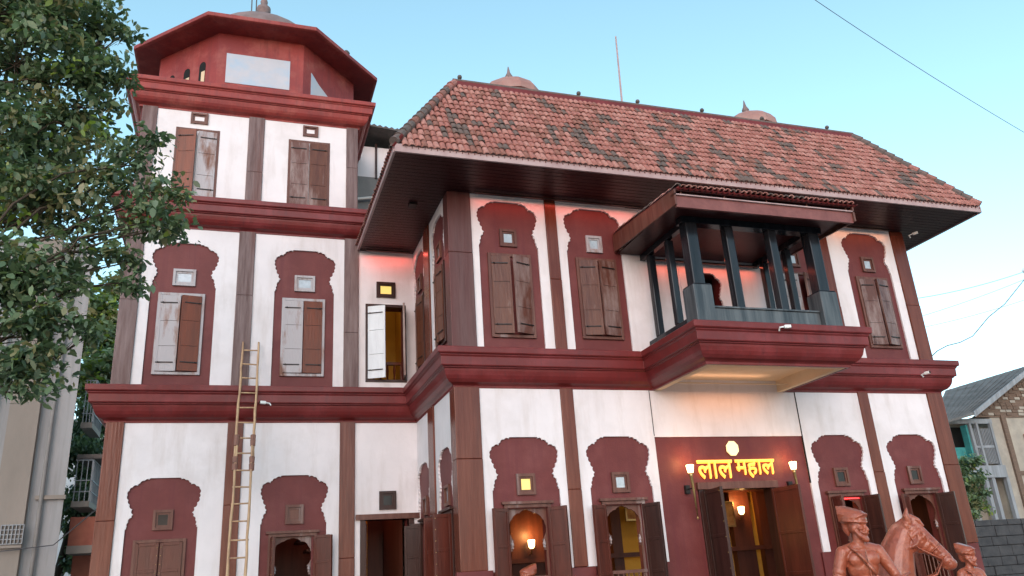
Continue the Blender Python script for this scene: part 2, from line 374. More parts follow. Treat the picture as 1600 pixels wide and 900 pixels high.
# --- base walls (maroon masonry) with openings
FW = [(5.28, 150, 130), (7.30, 150, 118), (12.7, 96, 108), (14.78, 150, 112)]
gz0, gz1 = .95, 2.93
fh = [(c-.40, c+.40, gz0+.05, gz1-.05) for c, a, b in FW] + [(9.12, 10.83, .6, 3.13)]
uph = []
grid_wall(FRONT, 3.95, 16.03, 0, 5.9, fh, M_maroon).build('front_wall', pal)
grid_wall(FRONT, 3.95, 16.03, 5.9, 9.52, [(9.58, 10.36, 5.96, 7.95)], M_maroon).build('front_upper_wall', pal)
lh = [(.79, 1.57, 1.2, 2.77), (2.66, 3.74, .6, 3.05)]
grid_wall(LEFT, -2.65, 3.65, 0, 5.9, lh, M_maroon).build('wing_wall', pal)
grid_wall(LEFT, -2.65, 3.65, 5.9, 9.75, [(2.78, 3.63, 6.22, 8.03)], M_maroon).build('wing_upper_wall', pal)
grid_wall(LEFT, -2.65, 2.50, 9.75, 12.95, [], M_maroon).build('tower_wall', pal)
sh = [(.63-.36, .63+.36, 1.0, 2.9), (2.63-.36, 2.63+.36, 1.0, 2.9)]
grid_wall(SIDE, .0, 3.19, 0, 9.52, sh, M_maroon).build('side_wall', pal)
mb = MB(); mb.box(EAST, .31, 9, 0, 9.52, -.3, 0, M_white); mb.build('east_wall', pal)
mb = MB(); mb.box(WEST, 0, 5.19, 0, 12.95, -.3, 0, M_white); mb.build('west_wall', pal)
mb = MB(); mb.wbox(-2.6, 15.9, 23.9, 24.2, 0, 9.5, M_white); mb.wbox(-2.6, 2.5, 23.4, 23.7, 9.5, 12.95, M_white); mb.wbox(2.2, 2.5, 18.81, 23.39, 9.5, 12.95, M_white); mb.build('rear_wall', pal)
# --- plinth and dado
mb = MB(); mb.wbox(3.84, 16.15, 14.86, 14.99, 0, .6, M_maroon)
def dado(a, b): mb.box(FRONT, a, b, .6, 1.76, 0.001, .05, M_maroon)
dado(4.46, 4.56); dado(6.0, 6.58); dado(8.02, 8.2); dado(11.78, 11.98); dado(13.42, 14.06); dado(15.5, 16.06)
mb.wbox(3.82, 4.5, 14.86, 14.999, .6, 1.8, M_maroon); mb.wbox(3.84, 3.95, 15.0, 18.5, 0, 1.2, M_maroon)
mb.build('dado', pal)
# --- plaster bays, front ground
for (u_0, u_1, c) in ((4.42, 6.13, 5.28), (6.41, 8.16, 7.30), (11.83, 13.56, 12.7), (13.84, 15.59, 14.78)):
    bay(pal, FRONT, u_0, u_1, 1.765, 5.23, c, 3.26, 1.0)
bay(pal, FRONT, 8.162, 11.828, 4.22, 5.23, d=.026)
for x_, z_ in ((8.161, 4.24), (11.829, 3.2)):
    mb = MB(); mb.wbox(x_-.006, x_+.007, 14.953, 14.99, z_, 5.2, M_dark); mb.build('joint', pal)
# --- front upper
for (u_0, u_1, c) in ((4.42, 6.12, 5.24), (6.38, 8.12, 7.24), (13.6, 15.64, 14.74)):
    bay(pal, FRONT, u_0, u_1, 5.97, 9.50, c, 8.34, .97, 1.03)
bay(pal, FRONT, 8.122, 9.3, 5.97, 9.5, d=.026)
bay(pal, FRONT, 9.302, 10.7, 5.97, 9.5, 9.97, 7.2, .55, .8)
bay(pal, FRONT, 10.702, 13.18, 5.97, 9.5, 12.5, 8.34, .95, 1.03)
# --- left wing
bay(pal, LEFT, -2.3, -.26, .6, 5.23, -1.42, 3.08); bay(pal, LEFT, .07, 2.14, .6, 5.23, 1.19, 3.08)
grid_wall(LEFT, 2.48, 3.92, .6, 5.23, [(2.60, 3.80, .61, 3.07)], M_white, .035, .028).build('plaster', pal)
bay(pal, LEFT, -2.28, -.25, 5.97, 9.78, -1.38, 8.34, 1, 1.06); bay(pal, LEFT, .12, 2.2, 5.97, 9.78, 1.28, 8.34, 1, 1.06)
grid_wall(LEFT, 2.55, 3.92, 5.97, 9.48, [(2.72, 3.69, 6.16, 8.1)], M_white, .035, .028).build('plaster', pal)
for a, b in ((-2.28, -.18), (.2, 2.22)):
    bay(pal, LEFT, a, b, 10.4, 12.9)
# --- side wall
for c in (.63, 2.63):
    lo_, hi_ = (.03, 1.33) if c < 1 else (1.85, 3.2)
    bay(pal, SIDE, lo_, hi_, 1.2, 5.23, c, 3.2, .84); bay(pal, SIDE, lo_, hi_, 5.97, 9.5, c, 8.28, .84)
# --- posts
for f, a, b, z_0, z_1, m in ((FRONT, 6.13, 6.41, 1.77, 5.22, M_post_red), (FRONT, 13.56, 13.84, 1.77, 5.22, M_post_red), (FRONT, 15.6, 16.05, 1.77, 5.22, M_post_red),
                            (FRONT, 6.12, 6.38, 5.97, 9.47, M_post_red), (FRONT, 13.18, 13.6, 5.97, 9.47, M_post_red), (FRONT, 15.65, 16.05, 5.97, 9.47, M_post_red),
                            (LEFT, -2.66, -2.3, .6, 5.22, M_post_red), (LEFT, -.26, .07, .6, 5.22, M_post_red), (LEFT, 2.14, 2.48, .6, 5.22, M_post_red),
                            (LEFT, -2.66, -2.28, 5.97, 9.76, M_post_grey), (LEFT, -.25, .12, 5.97, 9.76, M_post_grey), (LEFT, 2.2, 2.55, 5.97, 9.76, M_post_grey),
                            (LEFT, -2.62, -2.28, 10.4, 12.9, M_post_grey), (LEFT, -.18, .2, 10.4, 12.9, M_post_grey), (LEFT, 2.22, 2.51, 10.4, 12.9, M_post_grey),
                            (SIDE, 1.33, 1.85, .6, 5.22, M_post_red), (SIDE, 1.33, 1.85, 5.97, 9.47, M_post_red)):
    post(pal, f, a, b, z_0, z_1, m)
for z_0, z_1, m in ((1.8, 5.22, M_post_red), (5.97, 9.47, M_post_corner)):
    mb = MB(); mb.wbox(3.90, 4.42, 14.9, 15.28, z_0, z_1-1.4, m); mb.wbox(3.903, 4.417, 14.903, 15.277, z_1-1.396, z_1, m); mb.build('corner_post', pal, bevel=.012)
# --- cornices
cornice(pal, [(-2.65, 23.9), (-2.65, 18.5), (3.95, 18.5), (3.95, 15.0), (8.3, 15.0), (8.3, 12.83), (11.53, 12.83), (11.53, 15), (16.03, 15), (16.03, 23.9)], ZC0, False, M_cornice)
cornice(pal, [(-2.65, 23.5), (-2.65, 18.5), (2.5, 18.5), (2.5, 23.5)], 9.73, False, M_cornice, .93)
cornice(pal, [(-2.65, 18.5), (2.5, 18.5), (2.5, 23.45), (-2.65, 23.45)], 12.87, True, M_cornice_top, .88)
mb = MB(); mb.wbox(-2.6, 2.45, 18.6, 23.4, 13.3, 13.5, M_domeg); mb.build('tower_terrace', pal)

# --- windows: front ground
for i, (c, al, ar) in enumerate(FW):
    wdw = window(pal, FRONT, c, .47, gz0, gz1+.03, M_frame, [(1, al, M_shut_red), (-1, ar, M_shut_red if i == 0 else M_frame_dark)], 'panel', True, 'arch')  # darker wood on the later right leaves paints their shade
    mb = MB(); mb.box(FRONT, c-.4, c+.4, 1.60, 1.66, -.09, -.03, M_frame)
    for k in range(7): mb.tube([FRONT.p(c-.33+k*.11, 1.03, -.06), FRONT.p(c-.33+k*.11, 1.6, -.06)], .014, M_frame, 6)
    mb.build('window_rail', wdw)
for c, z, pn in ((5.28, 3.33, M_glasslit), (7.29, 3.32, M_glass), (12.68, 3.31, M_glassdark), (14.73, 3.31, M_glassdark)): vent(pal, FRONT, c, z, M_frame, pn)
# front upper
window(pal, FRONT, 5.24, .48, 6.27, 8.13, M_frame, [(1, 8, M_shut_brown), (-1, 20, M_shut_patchy)])
window(pal, FRONT, 7.25, .48, 6.30, 8.16, M_frame, [(1, 10, M_shut_brown), (-1, 12, M_shut_patchy)])
window(pal, FRONT, 12.5, .48, 6.30, 8.16, M_frame, [(1, 8, M_shut_silver), (-1, 30, M_shut_brown)])
window(pal, FRONT, 14.76, .48, 6.32, 8.16, M_frame, [(1, 8, M_shut_patchy), (-1, 14, M_shut_patchy)])
for c, pn in ((5.24, M_glass), (7.25, M_glass), (12.5, M_glass), (14.75, M_glass)): vent(pal, FRONT, c, 8.5, M_frame if c != 7.25 else M_shut_silver, pn)
# left ground
window(pal, LEFT, -1.43, .50, 1.2, 2.83, M_frame, [(1, 0, M_shut_red), (-1, 0, M_shut_red)], 'panel')
window(pal, LEFT, 1.18, .50, 1.2, 2.84, M_frame, [(1, 85, M_shut_red), (-1, 145, M_shut_red)], 'panel', True, 'arch')
vent(pal, LEFT, -1.41, 3.21, M_frame); vent(pal, LEFT, 1.2, 3.23, M_frame, M_post_red); vent(pal, WHITE_BAY, 3.21, 3.46, M_frame_dark)
dr = MB()
for a, b, c, e in ((2.60, 2.72, .6, 3.05), (3.68, 3.80, .6, 3.05)): dr.box(LEFT, a, b, c, e, -.2, .06, M_frame_dark)
dr.box(LEFT, 2.50, 3.92, 3.05, 3.17, -.2, .09, M_frame); dro = dr.build('door', pal, bevel=.006)
shutter(dro, LEFT, 3.70, -1, .5, .62, 2.93, 150, M_frame_dark, 'panel'); shutter(dro, LEFT, 2.70, 1, .5, .62, 3.0, -80, M_shut_red, 'panel')
# left upper
window(pal, LEFT, -1.40, .49, 6.26, 8.15, M_shut_silver, [(1, 3, M_shut_silver), (-1, 12, M_shut_orange)])
window(pal, LEFT, 1.27, .49, 6.27, 8.15, M_shut_silver, [(1, 2, M_shut_silver), (-1, 3, M_shut_orange)])
vent(pal, LEFT, -1.38, 8.53, M_shut_silver, M_glass, .24); vent(pal, LEFT, 1.28, 8.53, M_shut_silver, M_glass, .235)
window(pal, LEFT, 3.205, .49, 6.16, 8.09, M_frame_dark, [(1, 24, M_shut_white), (-1, 80, M_shut_brown)])
vent(pal, WHITE_BAY, 3.21, 8.465, M_frame_dark, M_glasslit, .23)
# tower windows
window(pal, LEFT, -1.34, .50, 10.5, 12.41, M_frame, [(1, 16, M_shut_orange), (-1, 4, M_shut_silver)], fd=.055)
window(pal, LEFT, 1.30, .51, 10.5, 12.39, M_frame, [(1, 2, M_shut_patchy), (-1, 2, M_shut_brown)], fd=.055)
vent(pal, WHITE_BAY, -1.33, 12.69, M_frame, M_glass, .2, .15, .05); vent(pal, WHITE_BAY, 1.32, 12.67, M_frame, M_glass, .19, .15, .05)
# side wall windows
for c in (.63, 2.63):
    window(pal, SIDE, c, .44, 1.0, 2.95, M_frame_dark, [(1, 90 if c > 1 else 110, M_shut_red), (-1, 100, M_shut_red)] if c > 1 else [(1, 95, M_frame_dark)], 'panel', True)
    vent(pal, SIDE, c+.05, 3.25, M_frame, M_glass); vent(pal, SIDE, c, 8.45, M_frame, M_glass)
    window(pal, SIDE, c, .44, 6.3, 8.1, M_frame_dark, [(1, 6, M_shut_brown), (-1, 10, M_shut_brown)])

# --- main entrance
mb = MB()
mb.box(FRONT, 9.03, 9.15, .6, 3.12, -.25, .05, M_frame_dark); mb.box(FRONT, 10.79, 10.91, .6, 3.12, -.25, .05, M_frame_dark); mb.box(FRONT, 9.0, 10.95, 3.12, 3.27, -.25, .09, M_frame)
door = mb.build('entrance_door', pal, bevel=.008)
shutter(door, FRONT, 9.16, 1, .80, .62, 3.10, 97, M_frame_dark, 'panel'); shutter(door, FRONT, 10.80, -1, .80, .62, 3.10, 97, M_shut_red, 'panel')

# --- interiors (rooms behind the openings)
def room(x0, x1, y0, y1, z0, z1, mwall, mceil, name):
    mb = MB()
    mb.face([(x0, y1, z0), (x1, y1, z0), (x1, y1, z1), (x0, y1, z1)], mwall)
    mb.face([(x0, y0, z0), (x0, y1, z0), (x0, y1, z1), (x0, y0, z1)], mwall)
    mb.face([(x1, y0, z0), (x1, y1, z0), (x1, y1, z1), (x1, y0, z1)], mwall)
    mb.face([(x0, y0, z1), (x1, y0, z1), (x1, y1, z1), (x0, y1, z1)], mceil)
    mb.face([(x0, y0, z0), (x1, y0, z0), (x1, y1, z0), (x0, y1, z0)], M_inwood)
    return mb
m_ = room(4.3, 15.7, 15.31, 18.2, .55, 4.6, M_yellow, M_inwood, 'hall')
for a, b in ((5.9, 6.75), (8.4, 8.65), (10.9, 11.35), (11.7, 12.25), (12.5, 13.0), (14.2, 15.6)): m_.wbox(a, b, 18.0, 18.19, .56, 4.59, M_inwood)
for a in (5.2, 7.0, 10.2, 13.2): m_.wbox(a, a+.22, 16.8, 17.0, .56, 4.59, M_inwood)
m_.wbox(4.35, 15.6, 17.9, 17.98, 1.95, 2.05, M_inwood); m_.wbox(4.35, 15.6, 17.9, 17.98, 3.35, 3.6, M_inwood)
m_.wbox(15.5, 15.6, 15.32, 18.1, .56, 4.59, M_inwood); m_.build('hall_room', pal)
m_ = room(-2.3, 3.6, 18.81, 21.5, .55, 4.6, M_inwood, M_inwood, 'x')
for k in range(9): m_.wbox(.9+k*.22, 1.14+k*.22, 19.6, 20.6, 3.1-k*.2, 3.16-k*.2, M_frame)
m_.wbox(3.0, 3.12, 20.9, 21.0, .6, 3.3, M_yellow)
m_.build('wing_room', pal)
m_ = room(2.3, 3.9, 18.81, 21, 5.97, 9.2, M_yellow, M_inwood, 'x')
for k in range(7): m_.lathe((2.7+k*.17, 19.3, 6.2), [(.02, 0), (.035, .15), (.02, .3), (.035, .45), (.02, .6)], M_shut_orange, 8)
m_.wbox(2.4, 3.85, 19.26, 19.34, 6.8, 6.87, M_shut_orange)
m_.build('upper_room', pal)
m_ = room(9.0, 11.0, 15.31, 16.8, 5.97, 9.2, M_maroon, M_inwood, 'x'); m_.build('balcony_room', pal)

# --- main tiled roof
EX0, EX1, EY, EZ = 2.56, 17.14, 13.5, 9.48
RX0, RX1, RY, RZ = 4.28, 15.42, 15.22, 12.36
BY = 23.0
roof = MB()
T0 = .14
e = [Vector((EX0, EY, EZ+T0)), Vector((EX1, EY, EZ+T0)), Vector((EX1, BY, EZ+T0)), Vector((EX0, BY, EZ+T0))]
r_ = [Vector((RX0, RY, RZ)), Vector((RX1, RY, RZ)), Vector((RX1, BY, RZ)), Vector((RX0, BY, RZ))]
for a, b in ((0, 1), (1, 2), (3, 0)): roof.face([e[a], e[b], r_[b], r_[a]], M_tilebed)
roof.face([e[2], e[3], r_[3], r_[2]], M_white); roof.face(r_, M_cement)
rf = roof.build('roof', pal)
mb = MB()
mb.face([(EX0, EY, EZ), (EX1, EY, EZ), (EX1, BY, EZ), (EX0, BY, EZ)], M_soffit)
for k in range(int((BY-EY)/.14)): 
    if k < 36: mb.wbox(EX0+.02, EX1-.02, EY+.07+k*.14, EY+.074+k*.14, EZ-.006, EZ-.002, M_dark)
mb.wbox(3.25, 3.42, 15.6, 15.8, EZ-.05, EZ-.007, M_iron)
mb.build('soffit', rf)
mb = MB()
mb.wbox(EX0-.03, EX1+.03, EY-.05, EY-.002, EZ-.03, EZ+.14, M_fascia); mb.wbox(EX0-.05, EX0-.002, EY, BY, EZ-.03, EZ+.14, M_fascia); mb.wbox(EX1+.002, EX1+.05, EY, BY, EZ-.03, EZ+.14, M_fascia)
mb.build('fascia', rf)
def tiles(mb, a, b, c, d, nrow, wt=.125, seed=0, over=.075, eave=True):
    """barrel tiles over the slope a-b (eave) c-d (top; c above b, d above a)"""
    rn = random.Random(seed); a, b, c, d = map(Vector, (a, b, c, d))
    U = (b-a).normalized(); Ln = (b-a).length
    mid = a+U*((d-a).dot(U)); Sv = (d-mid); SL = Sv.length; Sv.normalize(); N = U.cross(Sv).normalized()
    if N.z < 0: N = -N
    la = (d-a).dot(U)/SL; lb = (c-b).dot(U)/SL
    ex = SL/nrow; n = 6
    for r in range(nrow):
        s0 = r*ex; x0 = la*(s0+ex*.6); x1 = Ln+lb*(s0+ex*.6)
        j0 = math.ceil(x0/wt-.2); j1 = int((x1)/wt-.3)
        for j in range(j0, j1+1):
            x = (j+.5)*wt+rn.uniform(-.006, .006)
            q = noise.noise(Vector((j*.20+.1*r, r*.30, seed*7.7)))+.8*noise.noise(Vector((j*.55, r*.55, 3+seed)))+rn.uniform(-.34, .34)
            m = M_tile[2] if q > .36 else (M_tile[3] if q > .2 or rn.random() < .05 else (M_tile[1] if rn.random() < .35 else M_tile[0]))
            st = s0-over if r == 0 else s0-.02
            ra, rb = wt*.52, wt*.44; ln = ex+.07 if r else ex+.07+over
            lift0 = .035+rn.uniform(-.006, .012); lift1 = .008; sk = rn.uniform(-.013, .013)
            P = []
            for (s, rr, lf, dx) in ((st, ra, lift0, 0), (st+ln, rb, lift1, sk), (st, ra-.016, lift0-.004, 0), (st+.06, ra-.016, lift0-.004, 0)):
                for k in range(n+1):
                    t = math.pi*k/n
                    P.append(a+U*(x+dx-rr*math.cos(t))+Sv*s+N*(lf+rr*.72*math.sin(t)))
            F = [(k, k+1, n+2+k, n+1+k) for k in range(n)] + [(k, 2*n+2+k, 2*n+3+k, k+1) for k in range(n)] + [(2*n+2+k, 3*n+3+k, 3*n+4+k, 2*n+3+k) for k in range(n)]
            mb.solid(P, F, m)
        if r == 0 and eave:   # concave pan tiles peeking out between
            for j in range(j0, j1+1):
                x = (j+1)*wt; P = []
                for (s, z) in ((-over-.02, 0), (.25, 0), (-over-.02, -.014), (.25, -.014)):
                    for k in range(n+1):
                        t = math.pi*k/n; P.append(a+U*(x-wt*.5*math.cos(t))+Sv*s+N*(.03+z-wt*.38*math.sin(t)))
                L = n+1
                F = [(k, k+1, L+k+1, L+k) for k in range(n)]+[(2*L+k, 2*L+k+1, 3*L+k+1, 3*L+k) for k in range(n)]+[(k, k+1, 2*L+k+1, 2*L+k) for k in range(n)]
                mb.solid(P, F, M_cornice)
t = MB(); tiles(t, e[0], e[1], r_[1], r_[0], 14, seed=1)
tiles(t, e[1], e[2], r_[2], r_[1], 14, seed=2); tiles(t, e[3], e[0], r_[0], r_[3], 14, seed=3)
tl = t.build('tiles', rf, smooth=True, fix=False)
for (p, q) in ((e[0], r_[0]), (e[1], r_[1])):
    mb = MB()
    n = 15; dv = (q-p)/n; o = Vector((-1 if p.x < 5 else 1, -1, 0)).normalized()*.03+Vector((0, 0, .05))
    for k in range(n):
        mb.tube([p+dv*(k-.12)+o*1.25, p+dv*(k+1.08)+o], [.10, .078], random.choice((M_tile[2], M_tile[2], M_tile[3], M_tile[0])), 10)
    mb.build('hip_tiles', rf, smooth=False)
mb = MB(); mb.wbox(RX0-.02, RX1+.02, RY-.06, RY+.10, RZ-.03, RZ+.10, M_cornice); mb.tube([(RX0-.05, RY, RZ+.11), (RX1+.05, RY, RZ+.11)], .065, M_tile[2], 10); mb.build('ridge_capping', rf)
for x in (4.40, 7.38, 8.97, 10.8, 12.6, 14.67):
    mb = MB(); mb.lathe((x, RY, RZ+.15), [(.02, 0), (.02, .05), (.05, .06), (.055, .10), (.04, .13), (.01, .14)], M_sheet, 10); mb.build('ridge_knob', rf, smooth=True)

# --- two terrace domes behind the ridge
for x, y in ((6.45, 17.5), (13.95, 17.5)):
    rim = MB(); rim.lathe((x, y, RZ), [(.95, 0), (.95, .72), (1.12, .76), (1.13, .85), (.86, .95), (.86, 1.26)], M_domer, 8, R(22.5)); ro = rim.build('kiosk_base', pal)
    mb = MB(); mb.lathe((x, y, RZ+1.26), [(.86, 0), (.84, .2), (.72, .38), (.52, .52), (.28, .61), (.1, .65), (.02, .66)], M_domer, 12); mb.build('dome', ro)
    mb = MB(); mb.lathe((x, y, RZ+1.89), [(.09, 0), (.11, .05), (.05, .09), (.10, .17), (.11, .22), (.05, .34), (.012, .55)], M_domeg, 10); mb.build('finial', ro, smooth=True)

# --- tower kiosk
KC = (0.03, 20.95)
def octa(ap): return ap/math.cos(R(22.5))
kio = MB(); kio.lathe((*KC, 13.45), [(octa(2.55), 0), (octa(2.55), 1.83)], M_cornice_top, 8, R(22.5)); ko = kio.build('kiosk', pal)
mb = MB()
mb.lathe((*KC, 15.25), [(octa(3.12), 0), (octa(3.19), 0.02), (octa(3.19), .13), (octa(3.10), .16), (octa(2.2), .52), (octa(1.9), .56)], M_cornice_top, 8, R(22.5)); eo = mb.build('kiosk_eave', ko, bevel=.015)
mb = MB(); mb.lathe((*KC, 15.42), [(octa(3.08), 0), (octa(2.0), .47), (octa(1.75), .5)], M_domeg, 8, R(22.5)); mb.build('kiosk_roof_skin', eo)
mb = MB(); mb.lathe((*KC, 15.85), [(1.92, 0), (1.9, .45), (1.72, .85), (1.38, 1.18), (.95, 1.40), (.5, 1.52), (.05, 1.56)], M_domeg, 24); mb.build('dome', ko, smooth=True)
mb = MB(); mb.lathe((*KC, 17.3), [(.36, 0), (.22, .12), (.14, .22), (.27, .36), (.30, .5), (.15, .64), (.10, .7), (.2, .82), (.2, .94), (.09, 1.06), (.11, 1.16), (.02, 1.5)], M_domeg, 12); mb.build('finial', ko, smooth=True)
KF = Frame((KC[0], KC[1]-2.55, 0), (1, 0, 0), (0, -1, 0))
mb = MB(); mb.box(KF, -.84, .72, 13.79, 14.66, -.02, .012, M_panelw); mb.build('kiosk_panel', ko)
for k in (-1, 1):
    s = R(45)*k; fr = Frame((KC[0]+2.55*math.sin(s), KC[1]-2.55*math.cos(s), 0), (math.cos(s), math.sin(s), 0), (math.sin(s), -math.cos(s), 0))
    if k < 0:
        for u in (-.55, 0, .55):
            mb = MB(); pts = [(u-.11, 13.6), (u-.11, 14.42)]+[(u-.11*math.cos(t_), 14.42+.13*math.sin(t_)) for t_ in (.5, 1.05, 1.57, 2.1, 2.6)]+[(u+.11, 14.42), (u+.11, 13.6)]
            mb.poly(fr, pts, -.02, .006, M_dark); mb.box(fr, u-.02, u+.10, 13.6, 14.25, .002, .012, M_ochre); mb.build('niche', ko)
    else:
        mb = MB(); mb.poly(fr, [(-.75, 13.6), (-.75, 14.55), (-.45, 14.35), (-.1, 14.2), (.3, 13.95), (.7, 13.6)], -.02, .01, M_panelw); mb.build('kiosk_panel', ko)

# --- block behind tower
b2 = empty('rear_block', (4, 21.5, 0)); tag(b2, 'plain white and grey block with dark sheet eave between tower and tiled roof', 'building')
mb = MB(); mb.wbox(2.55, 7.5, 21, 24.5, 12.9, 13.9, M_white); mb.wbox(2.55, 7.5, 21.0, 24.5, 9, 12.899, M_cement); mb.build('wall', b2)
mb = MB(); mb.wbox(3.36, 3.42, 20.94, 20.998, 12.85, 14.0, M_frame_dark); mb.build('post', b2)
mb = MB()
for k in range(30):
    x = 2.3+k*.17; z = 14.32-.16*(x-2.3)/1.6*.9
    mb.prism([(x, 20.3, z-.02), (x+.085, 20.3, z+.03), (x+.17, 20.3, z-.03), (x+.17, 20.3, z-.07), (x, 20.3, z-.06)], [(x, 24.6, z+.28), (x+.085, 24.6, z+.33), (x+.17, 24.6, z+.27), (x+.17, 24.6, z+.23), (x, 24.6, z+.24)], M_sheet)
mb.build('roof', b2)
mb = MB(); mb.tube([(2.62, 20.9, 12.06), (3.3, 20.85, 12.17), (4.4, 20.82, 12.25)], .045, M_pvc, 8); tag(mb.build('drain_pipe'), 'short white plastic pipe sloping along grey wall right of tower', 'pipe')

# ================================================================== BALCONY
bal = MB()
bal.wbox(8.32, 8.45, 12.84, 14.98, 5.0+.205, 5.5, M_cream); bal.wbox(11.38, 11.51, 12.84, 14.98, 5.205, 5.5, M_cream); bal.wbox(8.45, 11.38, 12.84, 12.97, 5.206, 5.5, M_cream)
bal.wbox(8.45, 11.38, 12.97, 14.98, 5.45, 5.9, M_cream)
bal.wbox(8.45, 11.38, 14.96, 14.975, 5.19, 5.45, M_white)
bo = bal.build('balcony', pal)
ZB = 5.97
mb = MB(); mb.wbox(8.0, 11.8, 12.5, 14.98, 5.93, ZB, M_cement); mb.build('balcony_floor', bo)
def bpost(x, y, z0, w_):
    mb = MB(); mb.wbox(x-w_/2, x+w_/2, y-w_/2, y+w_/2, z0, 8.16, M_black); mb.build('balcony_post', bo, bevel=.018)
for x in (8.40, 11.36): 
    bpost(x, 12.95, 6.8, .26)
    mb = MB(); mb.wbox(x-.21, x+.21, 12.74, 13.16, ZB, 6.8, M_blackgrey); mb.wbox(x-.2, x+.2, 12.75, 13.15, 6.8, 6.83, M_black); mb.build('pedestal', bo, bevel=.015)
for x in (9.30, 10.34): bpost(x, 12.95, 6.36, .19)
for x in (8.42, 11.36):
    for y in (13.80, 14.62): bpost(x, y, 6.3, .15)
mb = MB(); mb.wbox(8.62, 11.14, 12.86, 13.0, ZB+.02, 6.36, M_blackgrey); mb.wbox(8.62, 11.14, 12.83, 13.03, 6.361, 6.40, M_blackgrey)
for x in (8.38, 11.4): mb.wbox(x-.06, x+.06, 13.17, 14.96, ZB+.02, 6.28, M_black)
mb.build('balustrade', bo, bevel=.008)
mb = MB()
mb.wbox(8.2, 11.6, 12.84, 13.06, 8.16, 8.3, M_black)
for x in (8.4, 11.36): mb.wbox(x-.06, x+.06, 13.07, 14.96, 8.17, 8.3, M_black)
mb.wbox(7.8, 11.9, 12.31, 14.96, 8.302, 8.33, M_soffit)
mb.build('balcony_beams', bo, bevel=.006)
mb = MB(); ba, bb = Vector((7.75, 12.22, 8.56)), Vector((11.98, 12.22, 8.56)); bc, bd = Vector((11.98, 14.95, 8.80)), Vector((7.75, 14.95, 8.80))
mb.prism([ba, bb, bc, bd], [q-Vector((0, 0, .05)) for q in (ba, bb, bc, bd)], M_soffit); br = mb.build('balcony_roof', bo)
t = MB(); tiles(t, ba, bb, bc, bd, 11, seed=5, over=.05); t.build('tiles', br, smooth=True, fix=False)
mb = MB(); mb.wbox(7.76, 11.94, 12.24, 12.30, 8.17, 8.41, mat('reddish_fascia_board', (.21, .075, .065), (.14, .045, .04), 3, .4, bump=.15)); mb.wbox(7.72, 11.98, 12.2, 12.33, 8.411, 8.435, M_fascia)
mb.prism([(7.72, 12.2, 8.2), (7.72, 14.95, 8.34), (7.72, 14.95, 8.74), (7.72, 12.2, 8.52)], [(7.76, 12.2, 8.2), (7.76, 14.95, 8.34), (7.76, 14.95, 8.74), (7.76, 12.2, 8.52)], M_frame)
mb.prism([(11.94, 12.2, 8.2), (11.94, 14.95, 8.34), (11.94, 14.95, 8.74), (11.94, 12.2, 8.52)], [(11.98, 12.2, 8.2), (11.98, 14.95, 8.34), (11.98, 14.95, 8.74), (11.98, 12.2, 8.52)], M_frame)
for k in range(5): mb.wbox(7.9+k*.98, 7.93+k*.98, 12.26, 12.29, 8.43, 8.52, M_frame)
mb.build('balcony_fascia', br)

# ================================================================== FITTINGS on the facade
def arealight(name, loc, rot, sx, sy, col, e_, parent=None):
    l = bpy.data.lights.new(name, 'AREA'); l.shape = 'RECTANGLE'; l.size = sx; l.size_y = sy; l.color = col; l.energy = e_
    o = bpy.data.objects.new(name, l); COL.objects.link(o)
    o.rotation_euler = rot
    if parent is not None: o.parent = parent; o.location = Vector(loc)-wloc(parent)
    else: o.location = loc
    return o
def pointlight(name, loc, col, e_, parent, rad=.05):
    l = bpy.data.lights.new(name, 'POINT'); l.color = col; l.energy = e_; l.shadow_soft_size = rad
    o = bpy.data.objects.new(name, l); COL.objects.link(o); o.parent = parent; o.location = Vector(loc)-wloc(parent); return o
def ledstrip(p, q, label, col, e_, aim=(0, 0, 0), mat_=None):
    p, q = Vector(p), Vector(q); c = (p+q)/2; d = q-p
    root = empty('light_strip', c); tag(root, label, 'light strip')
    mb = MB(); hx, hy = (d.x/2, .03) if abs(d.x) > abs(d.y) else (.03, abs(d.y)/2)
    mb.wbox(c.x-abs(hx), c.x+abs(hx), c.y-hy, c.y+hy, c.z+.01, c.z+.04, M_iron); mb.build('housing', root)
    l = arealight('strip_lamp', c+Vector((0, 0, .005)), aim, max(abs(d.x), .05), max(abs(d.y), .05), col, e_, root)
    l.data.spread = R(170)
    return root
RED = (1, .13, .10)
ledstrip((4.5, 14.78, 9.40), (8.4, 14.78, 9.40), 'red light strip under the eave above the two left front windows', RED, 8)
ledstrip((2.7, 18.28, 9.40), (3.8, 18.28, 9.40), 'red light strip under the eave over the recessed white bay', RED, 4)
ledstrip((8.6, 14.8, 8.13), (11.3, 14.8, 8.13), 'red light strip at the back of the balcony ceiling', (1, .16, .09), 7)
ledstrip((13.7, 14.8, 9.40), (15.5, 14.8, 9.40), 'dim amber light strip under the eave by the right corner', (1, .35, .15), 3)
ORANGE = (1, .36, .12)
root = empty('light_strip', (9.85, 14.55, 5.34)); tag(root, 'amber light strip fixed under the balcony floor near the wall', 'light strip')
mb = MB(); mb.wbox(8.455, 11.375, 14.53, 14.56, 5.265, 5.285, M_cream); mb.build('housing', root)
arealight('amber_downlight', (9.85, 14.545, 5.26), (R(-8), 0, 0), 1.9, .03, ORANGE, 8, root)
arealight('amber_sidelight', (9.85, 14.545, 5.29), (R(180), 0, 0), 1.9, .03, (1, .6, .4), 1.2, root)

